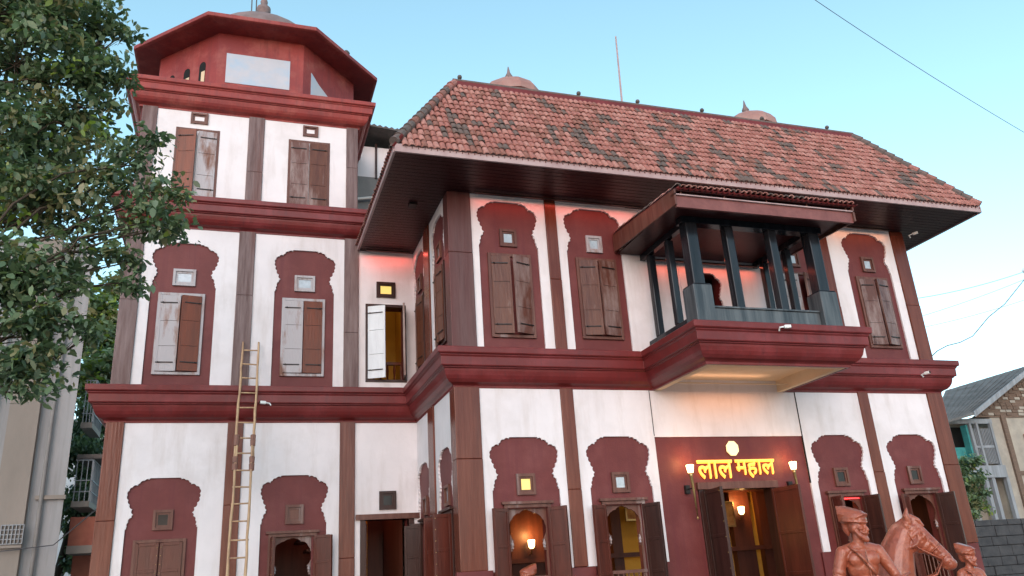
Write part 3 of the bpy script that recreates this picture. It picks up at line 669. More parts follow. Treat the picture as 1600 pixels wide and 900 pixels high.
def torch(x, z, label):
    root = empty('wall_torch', (x, 14.97, z-.95)); tag(root, label, 'wall lamp', 'torch lamps beside the entrance')
    mb = MB(); mb.tube([(x+.06, 14.80, z-.92), (x+.045, 14.78, z-.5), (x, 14.74, z-.12), (x, 14.74, z-.06)], [.012, .022, .034, .05], M_brass, 10)
    mb.lathe((x+.06, 14.80, z-.98), [(.004, 0), (.025, .03), (.012, .07)], M_brass, 8); mb.build('stem', root, smooth=True)
    mb = MB(); mb.wbox(x-.05, x+.05, 14.93, 14.999, z-.45, z-.28, M_iron); mb.tube([(x, 14.95, z-.36), (x+.02, 14.77, z-.36)], .014, M_iron, 6); mb.build('bracket', root)
    mb = MB(); mb.lathe((x, 14.74, z-.06), [(.05, 0), (.06, .03), (.082, .16), (.07, .165)], M_bulb, 12); mb.build('lamp_shade', root, smooth=True)
    pointlight('torch_lamp', (x, 14.72, z+.2), (1, .52, .17), 6.5, root)
torch(8.77, 3.50, 'glowing brass torch lamp left of the entrance sign'); torch(11.28, 3.52, 'glowing brass torch lamp right of the entrance sign')
def sconce(x, y, z, label):
    root = empty('wall_sconce', (x, y, z)); tag(root, label, 'wall lamp', 'lamps inside the hall')
    mb = MB(); mb.lathe((x, y, z-.09), [(.035, 0), (.07, .04), (.085, .18), (.07, .19)], M_bulb, 12); mb.build('lamp_shade', root, smooth=True)
    mb = MB(); mb.tube([(x, y, z-.08), (x, y+.05, z-.2), (x, y+.13, z-.2)], .015, M_brass, 6); mb.build('arm', root)
    pointlight('sconce_lamp', (x, y-.15, z+.2), (1, .5, .16), 20, root)
sconce(6.33, 17.85, 2.34, 'small glowing lamp inside the first open window from the corner post'); sconce(11.9, 17.85, 2.88, 'small glowing lamp seen through the entrance door')
l_ = arealight('hall_fill', (9.9, 16.5, 4.5), (0, 0, 0), 8, .3, (1, .72, .35), 30, pal)  # fill light without a fixture, added to brighten the hall
pointlight('upper_room_fill', (3.2, 19.6, 8.6), (1, .75, .35), 5, pal); pointlight('wing_room_fill', (2.2, 20.2, 3.9), (1, .4, .25), 22, pal)  # unseen fill lights added so these two rooms read brighter
# red glow lamp inside third window
mb = MB(); mb.wbox(12.32, 13.08, 15.02, 15.2, 2.835, 2.86, M_redlamp); tag(mb.build('red_light'), 'red light bar at the head of the window behind the turbaned statue', 'lamp')

# painting and objects in the hall
def painting(x0, x1, z0, z1, y, label):
    root = empty('picture', ((x0+x1)/2, y, z0)); tag(root, label, 'painting')
    mb = MB(); mb.wbox(x0, x1, y, y+.04, z0, z1, M_brass); mb.build('frame', root, bevel=.01); mb = MB(); mb.wbox(x0+.05, x1-.05, y-.004, y+.01, z0+.05, z1-.05, M_paint); mb.build('canvas', root)
painting(8.75, 9.4, 2.75, 3.3, 17.9, 'framed brown painting high in the second open window'); painting(11.0, 11.6, 2.5, 3.1, 17.7, 'framed painting behind the left leaf of the entrance door')

# clock-like badge and sign
mb = MB(); mb.prism([Vector((9.98+.155*math.cos(R(22.5+45*k)), 14.965, 3.96+.165*math.sin(R(22.5+45*k)))) for k in range(8)], [Vector((9.98+.155*math.cos(R(22.5+45*k)), 14.93, 3.96+.165*math.sin(R(22.5+45*k)))) for k in range(8)], M_clock)
badge = mb.build('lit_badge', bevel=.008); tag(badge, 'pale yellow eight sided lit panel above the entrance sign', 'badge')
sign = empty('entrance_sign', (9.98, 14.9, 3.35)); tag(sign, 'backlit orange Devanagari letters on the maroon wall over the entrance', 'sign')
def word(txt, x0, x1, z0, z1):
    cu = bpy.data.curves.new('lettering', 'FONT'); cu.body = txt; cu.size = 1; cu.extrude = .02; cu.offset = .0
    ob = bpy.data.objects.new('lettering', cu); COL.objects.link(ob); bpy.context.view_layer.update()
    me = bpy.data.meshes.new_from_object(ob.evaluated_get(bpy.context.evaluated_depsgraph_get())); bpy.data.objects.remove(ob)
    co = np.array([v.co[:] for v in me.vertices]); mn, mx = co.min(0), co.max(0)
    for v in me.vertices:
        x = x0+(v.co.x-mn[0])/(mx[0]-mn[0])*(x1-x0); z = z0+(v.co.y-mn[1])/(mx[1]-mn[1])*(z1-z0); y = 14.93-v.co.z*.9
        v.co = Vector((x, y, z))-wloc(sign)
    me.materials.clear(); me.materials.append(M_letter)
    o = bpy.data.objects.new('lettering', me); COL.objects.link(o); o.parent = sign; WL[o] = wloc(sign)
    me2 = me.copy()
    for v in me2.vertices: v.co.y = (v.co.y*.2)+.055; v.co.x += .018; v.co.z -= .022
    me2.materials.clear(); me2.materials.append(M_halo)
    o2 = bpy.data.objects.new('back_light', me2); COL.objects.link(o2); o2.parent = o
word('लाल', 9.06, 9.90, 3.36, 3.72); word('महाल', 9.98, 10.95, 3.36, 3.72)

# cameras (cctv) on the cornices
def cctv(x, y, z, yaw, label):
    root = empty('security_camera', (x, y, z)); tag(root, label, 'camera', 'security cameras on the cornices')
    f = Frame((x, y, z), (math.cos(yaw), math.sin(yaw), 0), (math.sin(yaw), -math.cos(yaw), 0))
    mb = MB(); mb.box(f, -.04, .09, -.032, .032, -.032, .032, M_whitep); mb.build('body', root, bevel=.012)
    mb = MB(); mb.tube([f.p(-.05, 0, 0), f.p(-.13, -.01, 0), f.p(-.13, -.06, -.06)], .016, M_whitep, 6); mb.build('bracket', root)
    mb = MB(); mb.box(f, .091, .098, -.024, .024, -.024, .024, M_dark); mb.build('lens', root)
cctv(.46, 18.02, 5.56, R(200), 'white security camera on the left cornice beside the ladder')
cctv(9.86, 12.35, 5.86, R(-15), 'white security camera on the cornice under the balcony')
cctv(15.3, 14.52, 5.60, R(-80), 'small security camera on the cornice at the right corner')
cctv(16.1, 14.6, 9.30, R(-60), 'dark small camera hanging from the eave at the right corner')

# ladder
lad = empty('bamboo_ladder', (.1, 16.6, 0)); tag(lad, 'tall bamboo ladder tied in two lengths leaning on the left cornice', 'ladder')
def lp(t, s):   # t = height, s = -1/1 rail
    y = 16.25+(t/5.98)*(18.02-16.25)
    return Vector((.105-.012*t*0+s*(.17-.004*t)+(-.06+.025*t*.5), y, t))
for s in (-1, 1):
    for a, b, k in ((0, 4.75, 0), (4.05, 7.02, .045)):
        mb = MB(); n = 14; pts = [lp(a+(b-a)*i/n, s)+Vector((s*k*.6+random.uniform(-.008, .008), k, 0)) for i in range(n+1)]
        mb.tube(pts, [.030+.004*(i % 3 == 0)-.0006*i for i in range(n+1)], M_bamboo, 8); mb.build('rail', lad, smooth=True)
k = 0; z = .25
while z < 6.9:
    mb = MB(); o = .045*(z > 4.4); ex_ = .03 if z < 4.5 else .045
    mb.tube([lp(z, -1)+Vector((-ex_, o, random.uniform(-.01, .01))), lp(z, 1)+Vector((ex_, o, random.uniform(-.012, .012)))], .0165, M_bamboo, 7); mb.build('rung', lad, smooth=True); z += .345
for z in (4.1, 4.25, 4.62, 4.72):
    for s in (-1, 1):
        mb = MB(); mb.tube([lp(z-.06, s)+Vector((s*.01, .02, 0)), lp(z+.07, s)+Vector((s*.01, .02, 0))], [.05, .056], M_rope, 8); mb.build('rope_lashing', lad)

# antenna, rooftop rod and wires
mb = MB(); a0 = at(973, 172, 17); a1 = at(962, 57, 17); mb.tube([a0-Vector((0, 0, 1.2)), a0, a1], [.03, .03, .022], M_fascia, 8); tag(mb.build('antenna_pole'), 'thin upright antenna pole behind the roof ridge', 'pole')
mb = MB(); mb.tube([(-.3, 21.3, 17.0), (-.34, 21.3, 19.6)], .02, M_sheet, 6); mb.tube([(-.18, 21.3, 17.0), (-.2, 21.3, 19.6)], .02, M_sheet, 6); tag(mb.build('lightning_rod'), 'twin thin rods beside the finial on the tower dome', 'rod')
mb = MB(); c = at(541, 84, 20); mb.lathe(c-Vector((0, 0, .5)), [(.02, 0), (.02, .45), (.09, .47), (.11, .52), (.05, .6)], M_sheet, 8); tag(mb.build('roof_lamp'), 'small lamp on a stalk at the right edge of the tower roof', 'lamp')
def wire(px, Y, label, rad=.012):
    pts = [at(a, b, y) for (a, b), y in zip(px, Y)]; mb = MB(); mb.tube(pts, rad, M_wire, 5); tag(mb.build('overhead_cable'), label, 'cable', 'overhead cables')
def arc(p, q, sag, n=14): return [(p[0]+(q[0]-p[0])*i/n, p[1]+(q[1]-p[1])*i/n+sag*4*(i/n)*(1-i/n)) for i in range(n+1)]
def wr(p, q, sag, y0, y1, label, rad=.012):
    L = arc(p, q, sag); wire(L, [y0+(y1-y0)*i/(len(L)-1) for i in range(len(L))], label, rad)
wr((1230, -30), (1640, 230), 6, 18, 24, 'long dark cable across the sky at upper right', .012)
wr((1405, 470), (1640, 410), 8, 30, 34, 'topmost faint cable right of the palace', .014)
wr((1420, 500), (1640, 420), 4, 30, 34, 'faint cable below the topmost one right of the palace', .010)
wr((1440, 512), (1640, 455), 4, 32, 34, 'lowest faint straight cable right of the palace', .010)
L = [(1452, 560), (1465, 548), (1480, 540), (1500, 535), (1520, 525), (1545, 495), (1570, 475), (1590, 450), (1602, 435), (1640, 380)]
wire(L, [17+i*.8 for i in range(len(L))], 'sagging dark cable from the right corner post', .016)
lm = empty('street_light', at(1660, 420, 22).xyz*1); lm.location.z = 0; WL[lm] = Vector(lm.location)
p_ = at(1603, 424, 22); q_ = wloc(lm)
mb = MB(); mb.tube([q_, (q_.x, q_.y, p_.z+.1), (p_.x+.2, p_.y, p_.z+.12)], .05, M_greywood, 8); mb.build('pole', lm)
mb = MB(); mb.lathe(p_, [(.05, -.06), (.12, -.02), (.14, .04), (.09, .12), (.03, .14)], M_whitep, 10); mb.build('lamp_head', lm, smooth=True); tag(lm, 'pale street light head at the right edge above the old house', 'street light')

# ================================================================== STATUES
def organic(name, parts, parent=None, voxel=.012, m=None, origin=None, smooth_it=6):
    """parts: ('e', centre, radii, rot) ellipsoids and ('c', [pts], [radii]) tapered limbs, fused into one skin"""
    bm = bmesh.new()
    for p in parts:
        if p[0] == 'e':
            mt = Matrix.Translation(Vector(p[1])) @ (p[3] if len(p) > 3 else Matrix()) @ Matrix.Diagonal((*p[2], 1))
            bmesh.ops.create_uvsphere(bm, u_segments=20, v_segments=14, radius=1, matrix=mt)
        elif p[0] == 'c':
            pts = arr(p[1]); rs = p[2]
            for i in range(len(pts)):
                bmesh.ops.create_icosphere(bm, subdivisions=2, radius=rs[i], matrix=Matrix.Translation(pts[i]))
                if i:
                    d = pts[i]-pts[i-1]; L = d.length
                    if L < 1e-4: continue
                    q = d.to_track_quat('Z', 'Y').to_matrix().to_4x4()
                    bmesh.ops.create_cone(bm, cap_ends=True, segments=14, radius1=rs[i-1], radius2=rs[i], depth=L, matrix=Matrix.Translation((pts[i]+pts[i-1])/2) @ q)
        elif p[0] == 'p':    # convex hull of points
            vs = [bm.verts.new(Vector(q)) for q in p[1]]; r = bmesh.ops.convex_hull(bm, input=vs)
    me = bpy.data.meshes.new(name); bm.to_mesh(me); bm.free()
    o = bpy.data.objects.new(name, me); COL.objects.link(o)
    md = o.modifiers.new('r', 'REMESH'); md.mode = 'VOXEL'; md.voxel_size = voxel; md.use_smooth_shade = True
    ms = o.modifiers.new('s', 'SMOOTH'); ms.factor = .5; ms.iterations = smooth_it
    bpy.context.view_layer.update()
    me2 = bpy.data.meshes.new_from_object(o.evaluated_get(bpy.context.evaluated_depsgraph_get()))
    o.modifiers.clear(); o.data = me2; me2.materials.clear(); me2.materials.append(m or M_terra)
    if parent: o.parent = parent; WL[o] = wloc(parent)
    return o
def rotm(ax, deg): return Matrix.Rotation(R(deg), 4, ax)

def head_parts(c, k=1.0, fwd=(0, -1, 0), beard=True, lift=0):
    """head centre c, face towards fwd, height ~.24*k"""
    f = Vector(fwd).normalized(); l = Vector((0, 0, 1)).cross(f); c = Vector(c)
    M = Matrix((( -l.x, -f.x, 0, 0), (-l.y, -f.y, 0, 0), (0, 0, 1, 0), (0, 0, 0, 1)))   # local -Y = forward
    Mr = M.to_3x3()
    def P(x, y, z): return c+Mr @ Vector((x*k, y*k, z*k))
    def E(x, y, z, a, b, d, r=Matrix()): return ('e', P(x, y, z), (a*k, b*k, d*k), M @ r)
    out = [E(0, 0, .03, .075, .092, .10), E(0, -.03, -.045, .055, .06, .07), E(0, -.06, -.085, .026, .024, .022),
           ('c', [P(0, -.088, .035), P(0, -.112, -.02)], [.010*k, .018*k]), E(0, -.105, -.022, .021, .016, .012),
           E(.03, -.082, .05, .03, .016, .012, rotm('Z', 12)), E(-.03, -.082, .05, .03, .016, .012, rotm('Z', -12)),
           E(.045, -.06, -.005, .024, .024, .022), E(-.045, -.06, -.005, .024, .024, .022),
           E(.03, -.083, .025, .014, .008, .009), E(-.03, -.083, .025, .014, .008, .009),
           E(0, -.085, -.065, .024, .016, .009),
           E(.078, .0, .0, .012, .024, .036), E(-.078, .0, .0, .012, .024, .036)]
    if beard:
        out += [('c', [P(0, -.102, -.045), P(.035, -.09, -.052), P(.06, -.065, -.035)], [.014*k, .013*k, .006*k]), ('c', [P(0, -.102, -.045), P(-.035, -.09, -.052), P(-.06, -.065, -.035)], [.014*k, .013*k, .006*k]),
                ('c', [P(.068, -.02, -.03), P(.055, -.045, -.07), P(0, -.078, -.118), P(-.055, -.045, -.07), P(-.068, -.02, -.03)], [.014*k, .022*k, .030*k, .022*k, .014*k])]
    return out, P, M
def turban_parts(P, M, k, big=1.0):
    b = big*k
    pr = [('e', P(0, .02, .105), (.105*b, .12*b, .06*b), M @ rotm('X', -10)), ('e', P(0, .03, .125), (.098*b, .115*b, .045*b), M @ rotm('X', -15)),
          ('p', [P(x*big, y*big, z*big) for x, y, z in ((-.09, -.06, .09), (.09, -.06, .09), (-.03, -.12, .12), (.03, -.12, .12), (-.10, .12, .15), (.10, .12, .15), (-.06, .14, .07), (.06, .14, .07), (-.07, -.0, .175), (.06, -.02, .165), (-.07, .14, .225), (.05, .15, .22))])]
    for i in range(4):
        z = .075+i*.026
        pr.append(('c', [P(.1*math.cos(t)*big*(1-.05*i), (.115*math.sin(t)+.02)*big, z+.02*math.sin(t)) for t in [j*math.pi/6 for j in range(13)]], [.011*k]*13))
    pr.append(('c', [P(.02, .11, .08), P(.02, .115, .0), P(.02, .10, -.05)], [.04*k, .035*k, .02*k]))
    return pr
def hand_parts(w_, d, n, k=1.0, curl=.6):
    """palm + five curled fingers; w_ wrist, d pointing direction, n palm normal"""
    w_, d, n = Vector(w_), Vector(d).normalized(), Vector(n).normalized(); s = d.cross(n).normalized()
    out = [('c', [w_, w_+d*.05*k, w_+d*.09*k], [.026*k, .034*k, .030*k])]
    for i, (o, L) in enumerate(((-.03, .065), (-.01, .075), (.01, .07), (.028, .055))):
        a = w_+d*.09*k+s*o*k; b = a+(d*math.cos(curl)+n*math.sin(curl))*L*.5*k; c = b+(d*math.cos(curl*2.6)+n*math.sin(curl*2.6))*L*.5*k
        out.append(('c', [a, b, c], [.0105*k, .0098*k, .0085*k]))
    a = w_+d*.03*k-s*.032*k; out.append(('c', [a, a-s*.025*k+d*.03*k+n*.01*k, a-s*.015*k+d*.055*k+n*.035*k], [.013*k, .012*k, .010*k]))
    return out

# --- the large man beside the horse; local frame: faces -Y, stands at z=0, then turned
def man_statue(loc, yaw, base_h, label, group, pose='stand', head_yaw=0, sc=1.0, detail=True):
    root = empty('statue', (0, 0, 0)); vox = .008 if detail else .014
    hy = R(head_yaw); hf = (math.sin(hy), -math.cos(hy), 0)
    hp, P, M = head_parts((0, -.02, 1.60), 1.05, hf)
    B = hp + turban_parts(P, M, 1.05, 1.12)
    B += [('c', [(0, .01, 1.40), (0, -.005, 1.52)], [.066, .060]), ('e', (0, .02, 1.22), (.175, .115, .20)), ('e', (.08, -.045, 1.28), (.095, .055, .085)), ('e', (-.08, -.045, 1.28), (.095, .055, .085)), ('c', [(0, -.105, 1.38), (.01, -.12, 1.2), (.0, -.12, 1.02)], [.008, .008, .008]),
          ('e', (0, 0.0, 1.0), (.145, .11, .16)), ('e', (0, .0, .88), (.165, .125, .13)), ('c', [(-.17, .02, 1.37), (0, .02, 1.41), (.17, .02, 1.37)], [.066, .075, .066])]
    sash = [(.16*math.cos(t), .122*math.sin(t), .96+.012*math.sin(t*3)) for t in [j*math.pi/10 for j in range(21)]]
    B += [('c', [(x, y, z+dz) for x, y, z in sash], [.020]*21) for dz in (0, .03, .06)]
    # legs (loose trousers) and shoes
    for s, fx in ((-1, -.02), (1, .06)):
        B += [('c', [(s*.085, 0, .86), (s*.11+fx*.3, -.02, .50), (s*.12+fx, .01, .12)], [.095, .07, .048]), ('c', [(s*.12+fx, .03, .04), (s*.13+fx, -.17, .035)], [.048, .036])]
    # coat skirt
    B += [('c', [(0, 0, .86), (0, .01, .6)], [.16, .19])]
    # right arm hangs and reaches to the hip, left arm bent forward
    if pose == 'stand':
        B += [('c', [(-.20, .02, 1.36), (-.255, .03, 1.22), (-.28, .03, 1.08), (-.30, -.02, .92), (-.27, -.10, .80)], [.072, .066, .055, .045, .034]),
              ('c', [(.20, .02, 1.36), (.27, .0, 1.22), (.33, -.03, 1.09), (.30, -.16, .99), (.21, -.25, .94)], [.072, .064, .054, .044, .034])]
        B += hand_parts((-.27, -.10, .80), (.25, -.35, -.6), (.9, .2, .1)); B += hand_parts((.21, -.25, .94), (-.8, -.35, -.05), (0, .3, -1), curl=.9)
        for x, y, z, r in ((-.265, .03, 1.17, .066), (-.275, .03, 1.12, .063)): B += [('c', [(x-.01, y, z), (x, y, z-.015)], [r, r])]
    else:
        B += [('c', [(-.19, .02, 1.35), (-.25, .0, 1.2), (-.27, -.03, 1.07), (-.20, -.2, 1.02), (-.08, -.27, 1.04)], [.07, .06, .05, .042, .032]),
              ('c', [(.19, .02, 1.35), (.25, .0, 1.2), (.27, -.03, 1.07), (.19, -.2, 1.06), (.07, -.27, 1.10)], [.07, .06, .05, .042, .032])]
        B += hand_parts((-.08, -.27, 1.04), (1, -.2, .1), (0, .5, 1)); B += hand_parts((.07, -.27, 1.10), (-1, -.2, .1), (0, .5, -1))
    organic('body', B, root, vox, smooth_it=3)
    # strap across the chest
    mb = MB(); st = [(-.14, -.03, 1.425), (-.10, -.115, 1.36), (-.02, -.135, 1.24), (.06, -.13, 1.12), (.13, -.09, 1.0)]
    for i in range(len(st)-1):
        a, b = Vector(st[i]), Vector(st[i+1]); 
        mb.tube([a, b], .017, M_terra, 6)
    mb.build('strap', root, smooth=True)
    if pose == 'stand':
        mb = MB(); mb.tube([(-.34, -.28, .42), (-.02, -.30, .84), (.20, -.285, 1.0)], [.008, .014, .016], M_terra, 8); mb.tube([(.14, -.29, .99), (.22, -.285, 1.06), (.36, -.27, 1.13)], [.02, .034, .006], M_terra, 8); mb.build('sword', root, smooth=True)
    if base_h > 0:
        mb = MB(); mb.wbox(-.4, .4, -.4, .4, -base_h/sc, 0, M_stone); mb.build('pedestal', root, bevel=.01)
    root.location = loc; root.rotation_euler.z = R(yaw); root.scale = (sc,)*3; WL[root] = Vector(loc)
    tag(root, label, 'statue', group); return root
man_statue((6.34, 7.42, .33), -14, .33, 'reddish brown statue of a bearded man in turban with chest strap beside the horse', 'turbaned statues', 'stand', 34, .98)
man_statue((11.1, 10.6, 0.0), -5, 0, 'small reddish statue of a turbaned figure at the right corner post', 'turbaned statues', 'fold', 22, .935, False)
man_statue((4.84, 13.95, 0.0), -70, 0, 'statue whose turban top shows at the foot of the first open window', 'turbaned statues', 'fold', 0, 1.0, False)

# --- horse: local frame faces +X, stands at z=0
def horse_statue(loc, yaw, sc):
    root = empty('horse_statue', (0, 0, 0))
    B = [('e', (-.05, 0, 1.12), (.62, .27, .30)), ('e', (.38, 0, 1.13), (.30, .25, .33)), ('e', (-.55, 0, 1.16), (.34, .28, .31)),
         ('c', [(.42, 0, 1.15), (.50, 0, 1.42), (.60, 0, 1.68), (.68, 0, 1.84), (.74, 0, 1.92)], [.29, .235, .17, .125, .10]),
         ('c', [(.36, 0, 1.46), (.46, 0, 1.72), (.60, 0, 1.92), (.74, 0, 2.01)], [.09, .06, .05, .045]),      # crest
         ]
    A, AX, PP, HL = Vector((.83, 0, 2.01)), Vector((.616, 0, -.788)), Vector((-.788, 0, -.616)), .62
    hw_ = [(0, .10, .075), (.1, .135, .09), (.2, .16, .10), (.3, .172, .107), (.38, .160, .102), (.48, .13, .085), (.58, .105, .070), (.68, .09, .062), (.78, .083, .060), (.88, .082, .064), (.96, .072, .060)]
    def HP(t, d, y=0): return A+AX*(t*HL)+PP*d+Vector((0, y, 0))
    for t, h, w_ in hw_: B.append(('e', HP(t, h), (.062, w_, h), rotm('Y', 52)))
    B += [('c', [HP(.0, .02), HP(.3, .028), HP(.6, .03), HP(.86, .035)], [.05, .045, .034, .034]),
          ('c', [HP(.9, .145), HP(.97, .125)], [.028, .022])]
    for s in (-1, 1):
        B += [('c', [HP(.27, .045, s*.088), HP(.33, .055, s*.096), HP(.38, .075, s*.086)], [.018, .02, .015]), ('e', HP(.335, .088, s*.098), (.024, .016, .018), rotm('Y', 52)),
              ('c', [HP(.30, .118, s*.096), HP(.38, .11, s*.092)], [.010, .008]),
              ('c', [HP(.22+.13*math.sin(a_), .20-.10*math.cos(a_)+.0, s*.098) for a_ in (0.2, .9, 1.6, 2.3, 2.9)], [.014, .02, .022, .02, .012]),
              ('c', [HP(.45, .06, s*.072), HP(.75, .07, s*.05)], [.016, .012]),
              ('c', [HP(.90, .03, s*.048), HP(.955, .045, s*.055), HP(.95, .075, s*.050)], [.014, .012, .010]),
              ('c', [HP(-.02, .07, s*.055), HP(-.02, .07, s*.07)+Vector((-.01, 0, .08)), HP(-.02, .07, s*.06)+Vector((.02, 0, .18))], [.042, .036, .008]),
              ('c', [(.40, s*.15, 1.0), (.42, s*.16, .72), (.44, s*.15, .50), (.44, s*.15, .16), (.47, s*.15, .05)], [.13, .085, .06, .045, .06]),
              ('c', [(-.62, s*.15, 1.08), (-.52, s*.17, .80), (-.70, s*.16, .56), (-.66, s*.16, .18), (-.62, s*.16, .05)], [.2, .12, .065, .045, .06])]
    for i in range(9):   # mane locks
        t = i/8; x = .40+.34*t; z = 1.50+.48*t
        B.append(('c', [(x-.02, -.02, z+.02), (x-.01, -.085, z-.03), (x+.0, -.105+.02*t, z-.14)], [.035, .030, .012]))
    B.append(('c', [(.80, 0, 2.05), (.88, -.02, 2.0), (.93, -.02, 1.93)], [.035, .03, .012]))
    B.append(('c', [(-.85, 0, 1.3), (-1.0, 0, 1.15), (-1.02, 0, .7)], [.06, .08, .03]))
    zf = lambda z: z*.39/.9 if z < .9 else z-.30-.3*max(0, 1.6-z)
    B = [((p[0], (p[1][0], p[1][1], zf(p[1][2])), *p[2:]) if p[0] == 'e' else ('c', [(a[0], a[1], zf(a[2])) for a in p[1]], p[2])) for p in B]
    organic('body', B, root, .009, smooth_it=3)
    mb = MB()
    for s in (-1, 1):
        mb.tube([HP(-.04, .02, s*.06), HP(.08, .16, s*.10), HP(.4, .22, s*.10), HP(.62, .17, s*.078), HP(.82, .11, s*.066)], .0085, M_terra, 6)
        mb.tube([HP(.62, .0, s*.03), HP(.62, .05, s*.078), HP(.62, .17, s*.07)], .0085, M_terra, 6)
        mb.tube([HP(.82, .11, s*.066), (.95, s*.2, 1.42), (.7, s*.26, 1.36), (.4, s*.2, 1.40)], .0085, M_terra, 6)
    mb.tube([HP(.06, .12, -.10), HP(.1, -.004, 0), HP(.06, .12, .10)], .0085, M_terra, 6)
    mb.v = [Vector((v.x, v.y, v.z-.30-.3*max(0, 1.6-v.z))) for v in mb.v]; mb.build('bridle', root, smooth=True)
    mb = MB(); mb.wbox(-1.1, .9, -.45, .45, -loc[2]/sc, 0, M_stone); mb.build('pedestal', root, bevel=.01)
    root.location = loc; root.rotation_euler.z = R(yaw); root.scale = (sc,)*3; WL[root] = Vector(loc)
    tag(root, 'reddish brown statue of a horse with bridle, head raised, behind the man', 'statue')
horse_statue((6.74, 8.12, .40), -40, .92)

# ================================================================== BACKGROUND
# left concrete building
lb = empty('apartment_block', (-7, 24, 0)); tag(lb, 'stained grey concrete block at the left edge with a grilled window', 'building')
mb = MB(); mb.prism([(-14, 24, 0), (-4.25, 24, 0), (-4.80, 26.9, 0), (-14, 26.9, 0)], [(-14, 24, 11.5), (-4.25, 24, 11.5), (-4.80, 26.9, 11.5), (-14, 26.9, 11.5)], M_conc); mb.build('wall', lb)
mb = MB(); mb.wbox(-5.75, -5.05, 23.8, 23.999, 0, 11.5, M_conc2); mb.build('pilaster', lb)
mb = MB(); mb.wbox(-4.9, -4.2, 23.9, 24.0, 4.3, 4.40, M_conc2); mb.build('ledge', lb)
p0 = at(6, 822, 23.95); p1 = at(37, 850, 23.95)
mb = MB(); mb.wbox(p0.x, p1.x, 23.7, 23.82, p1.z-.1, p1.z-.04, M_conc2); mb.wbox(p0.x, p1.x, 23.78, 23.82, p1.z, p0.z, M_glassdark)
for k in range(5): mb.wbox(p0.x, p1.x, 23.74, 23.76, p1.z+(p0.z-p1.z)*k/4-.012, p1.z+(p0.z-p1.z)*k/4+.012, M_greywood)
for k in range(7): x = p0.x+(p1.x-p0.x)*k/6; mb.wbox(x-.01, x+.01, 23.72, 23.739, p1.z, p0.z, M_greywood)
mb.build('window', lb)
for (za, zb_, xe) in ((6.5, 7.7, -3.95), (4.35, 5.45, -3.8)):
    mb = MB(); mb.wbox(-4.24, xe, 25.0, 26.6, za-.15, za, M_conc2)
    for k in range(12): y = 25+k*1.6/11; mb.wbox(xe-.03, xe, y-.01, y+.01, za, zb_, M_greywood)
    for k in range(4): x = -4.2+k*(xe+4.2)/3; mb.wbox(x-.01, x+.01, 25.0, 25.02, za, zb_, M_greywood)
    for zz in (za+.25, (za+zb_)/2, zb_): mb.wbox(-4.24, xe, 24.98, 25.0, zz-.012, zz+.012, M_greywood); mb.wbox(xe, xe+.015, 25, 26.6, zz-.012, zz+.012, M_greywood)
    mb.build('balcony_grille', lb)
mb = MB(); mb.wbox(-4.24, -3.55, 25.2, 26.8, 3.2, 3.95, M_redbrick); mb.wbox(-4.24, -3.5, 25.1, 26.9, 3.0, 3.2, M_conc2); mb.build('parapet', lb); mb = MB(); mb.wbox(-4.24, -3.6, 25.05, 26.7, 5.5, 5.62, M_sheet); mb.build('awning', lb)
mb = MB(); mb.wbox(-4.24, -3.3, 26.2, 27, 0, 3.0, M_redbrick); mb.build('porch', lb)
mb = MB(); mb.wbox(-3.9, -3.2, 26.5, 27, .6, 1.5, M_teal); 
for x_, r_w in ((-4.75, .05), (-6.1, .04)):
    mb = MB(); mb.tube([(x_, 23.88, 0), (x_, 23.88, 6.5), (x_+.05, 23.9, 11.3)], r_w, M_cement, 8); mb.build('drain_pipe', lb, smooth=True)
mb = MB(); mb.tube([(-9, 23.7, 3.3), (-6, 23.6, 3.0), (-4.3, 23.7, 3.15), (-2.7, 19.2, 3.6)], .014, M_wire, 5); tag(mb.build('wall_cable'), 'thin sagging cable from the grey block to the palace corner', 'cable')
# far pale house beyond the gap
fh_ = MB(); fh_.wbox(-7.5, -3.6, 38, 44, 0, 9.2, M_shut_white); tag(fh_.build('distant_house'), 'pale blue wall glimpsed between the grey block and the palace', 'building')

# right old house
hb = empty('old_house', (38, 32, 0)); tag(hb, 'old timber and brick house with grey sheet roof and veranda, right edge', 'house')
HF = Frame((0, 32, 0), (1, 0, 0), (0, -1, 0))
mb = MB(); mb.wbox(37.2, 52, 32, 42, 0, 8.3, M_housewall)
mb.wbox(31.5, 37.2, 33.6, 42, 0, 8.3, M_housewall); mb.build('wall', hb)
GA, GB = at(1524, 652, 31.95), at(1640, 556, 31.95)
mb = MB(); mb.prism([GA, (53, 31.95, GA.z), (53, 31.95, GB.z), GB], [GA+Vector((0, .3, 0)), (53, 32.25, GA.z), (53, 32.25, GB.z), GB+Vector((0, .3, 0))], M_brick)
rng = random.Random(3)
for i in range(22):
    z = GA.z+.1+i*.17; xs = GA.x+(z-GA.z)*(GB.x-GA.x)/(GB.z-GA.z)+.25; x = xs+rng.uniform(0, .2)
    while x < 50: 
        if rng.random() < .8: mb.wbox(x, x+.36, 31.91, 31.948, z, z+.13, M_brick if rng.random() < .6 else M_housewall)
        x += .42
mb.build('gable', hb)
RP = [at(1455, 668, 30.6), at(1524, 648, 31.2), at(1640, 552, 31.2), at(1645, 562, 38), at(1478, 613, 38)]
mb = MB(); mb.prism(RP, [q+Vector((0, 0, .12)) for q in RP], M_metalroof)
for k in range(12):
    a = RP[0].lerp(RP[1], (k+.5)/12)+Vector((0, 0, .12)); b = RP[4].lerp(RP[3], (k+.5)/12)+Vector((0, 0, .12)); mb.tube([a, b], .02, M_metalroof, 5)
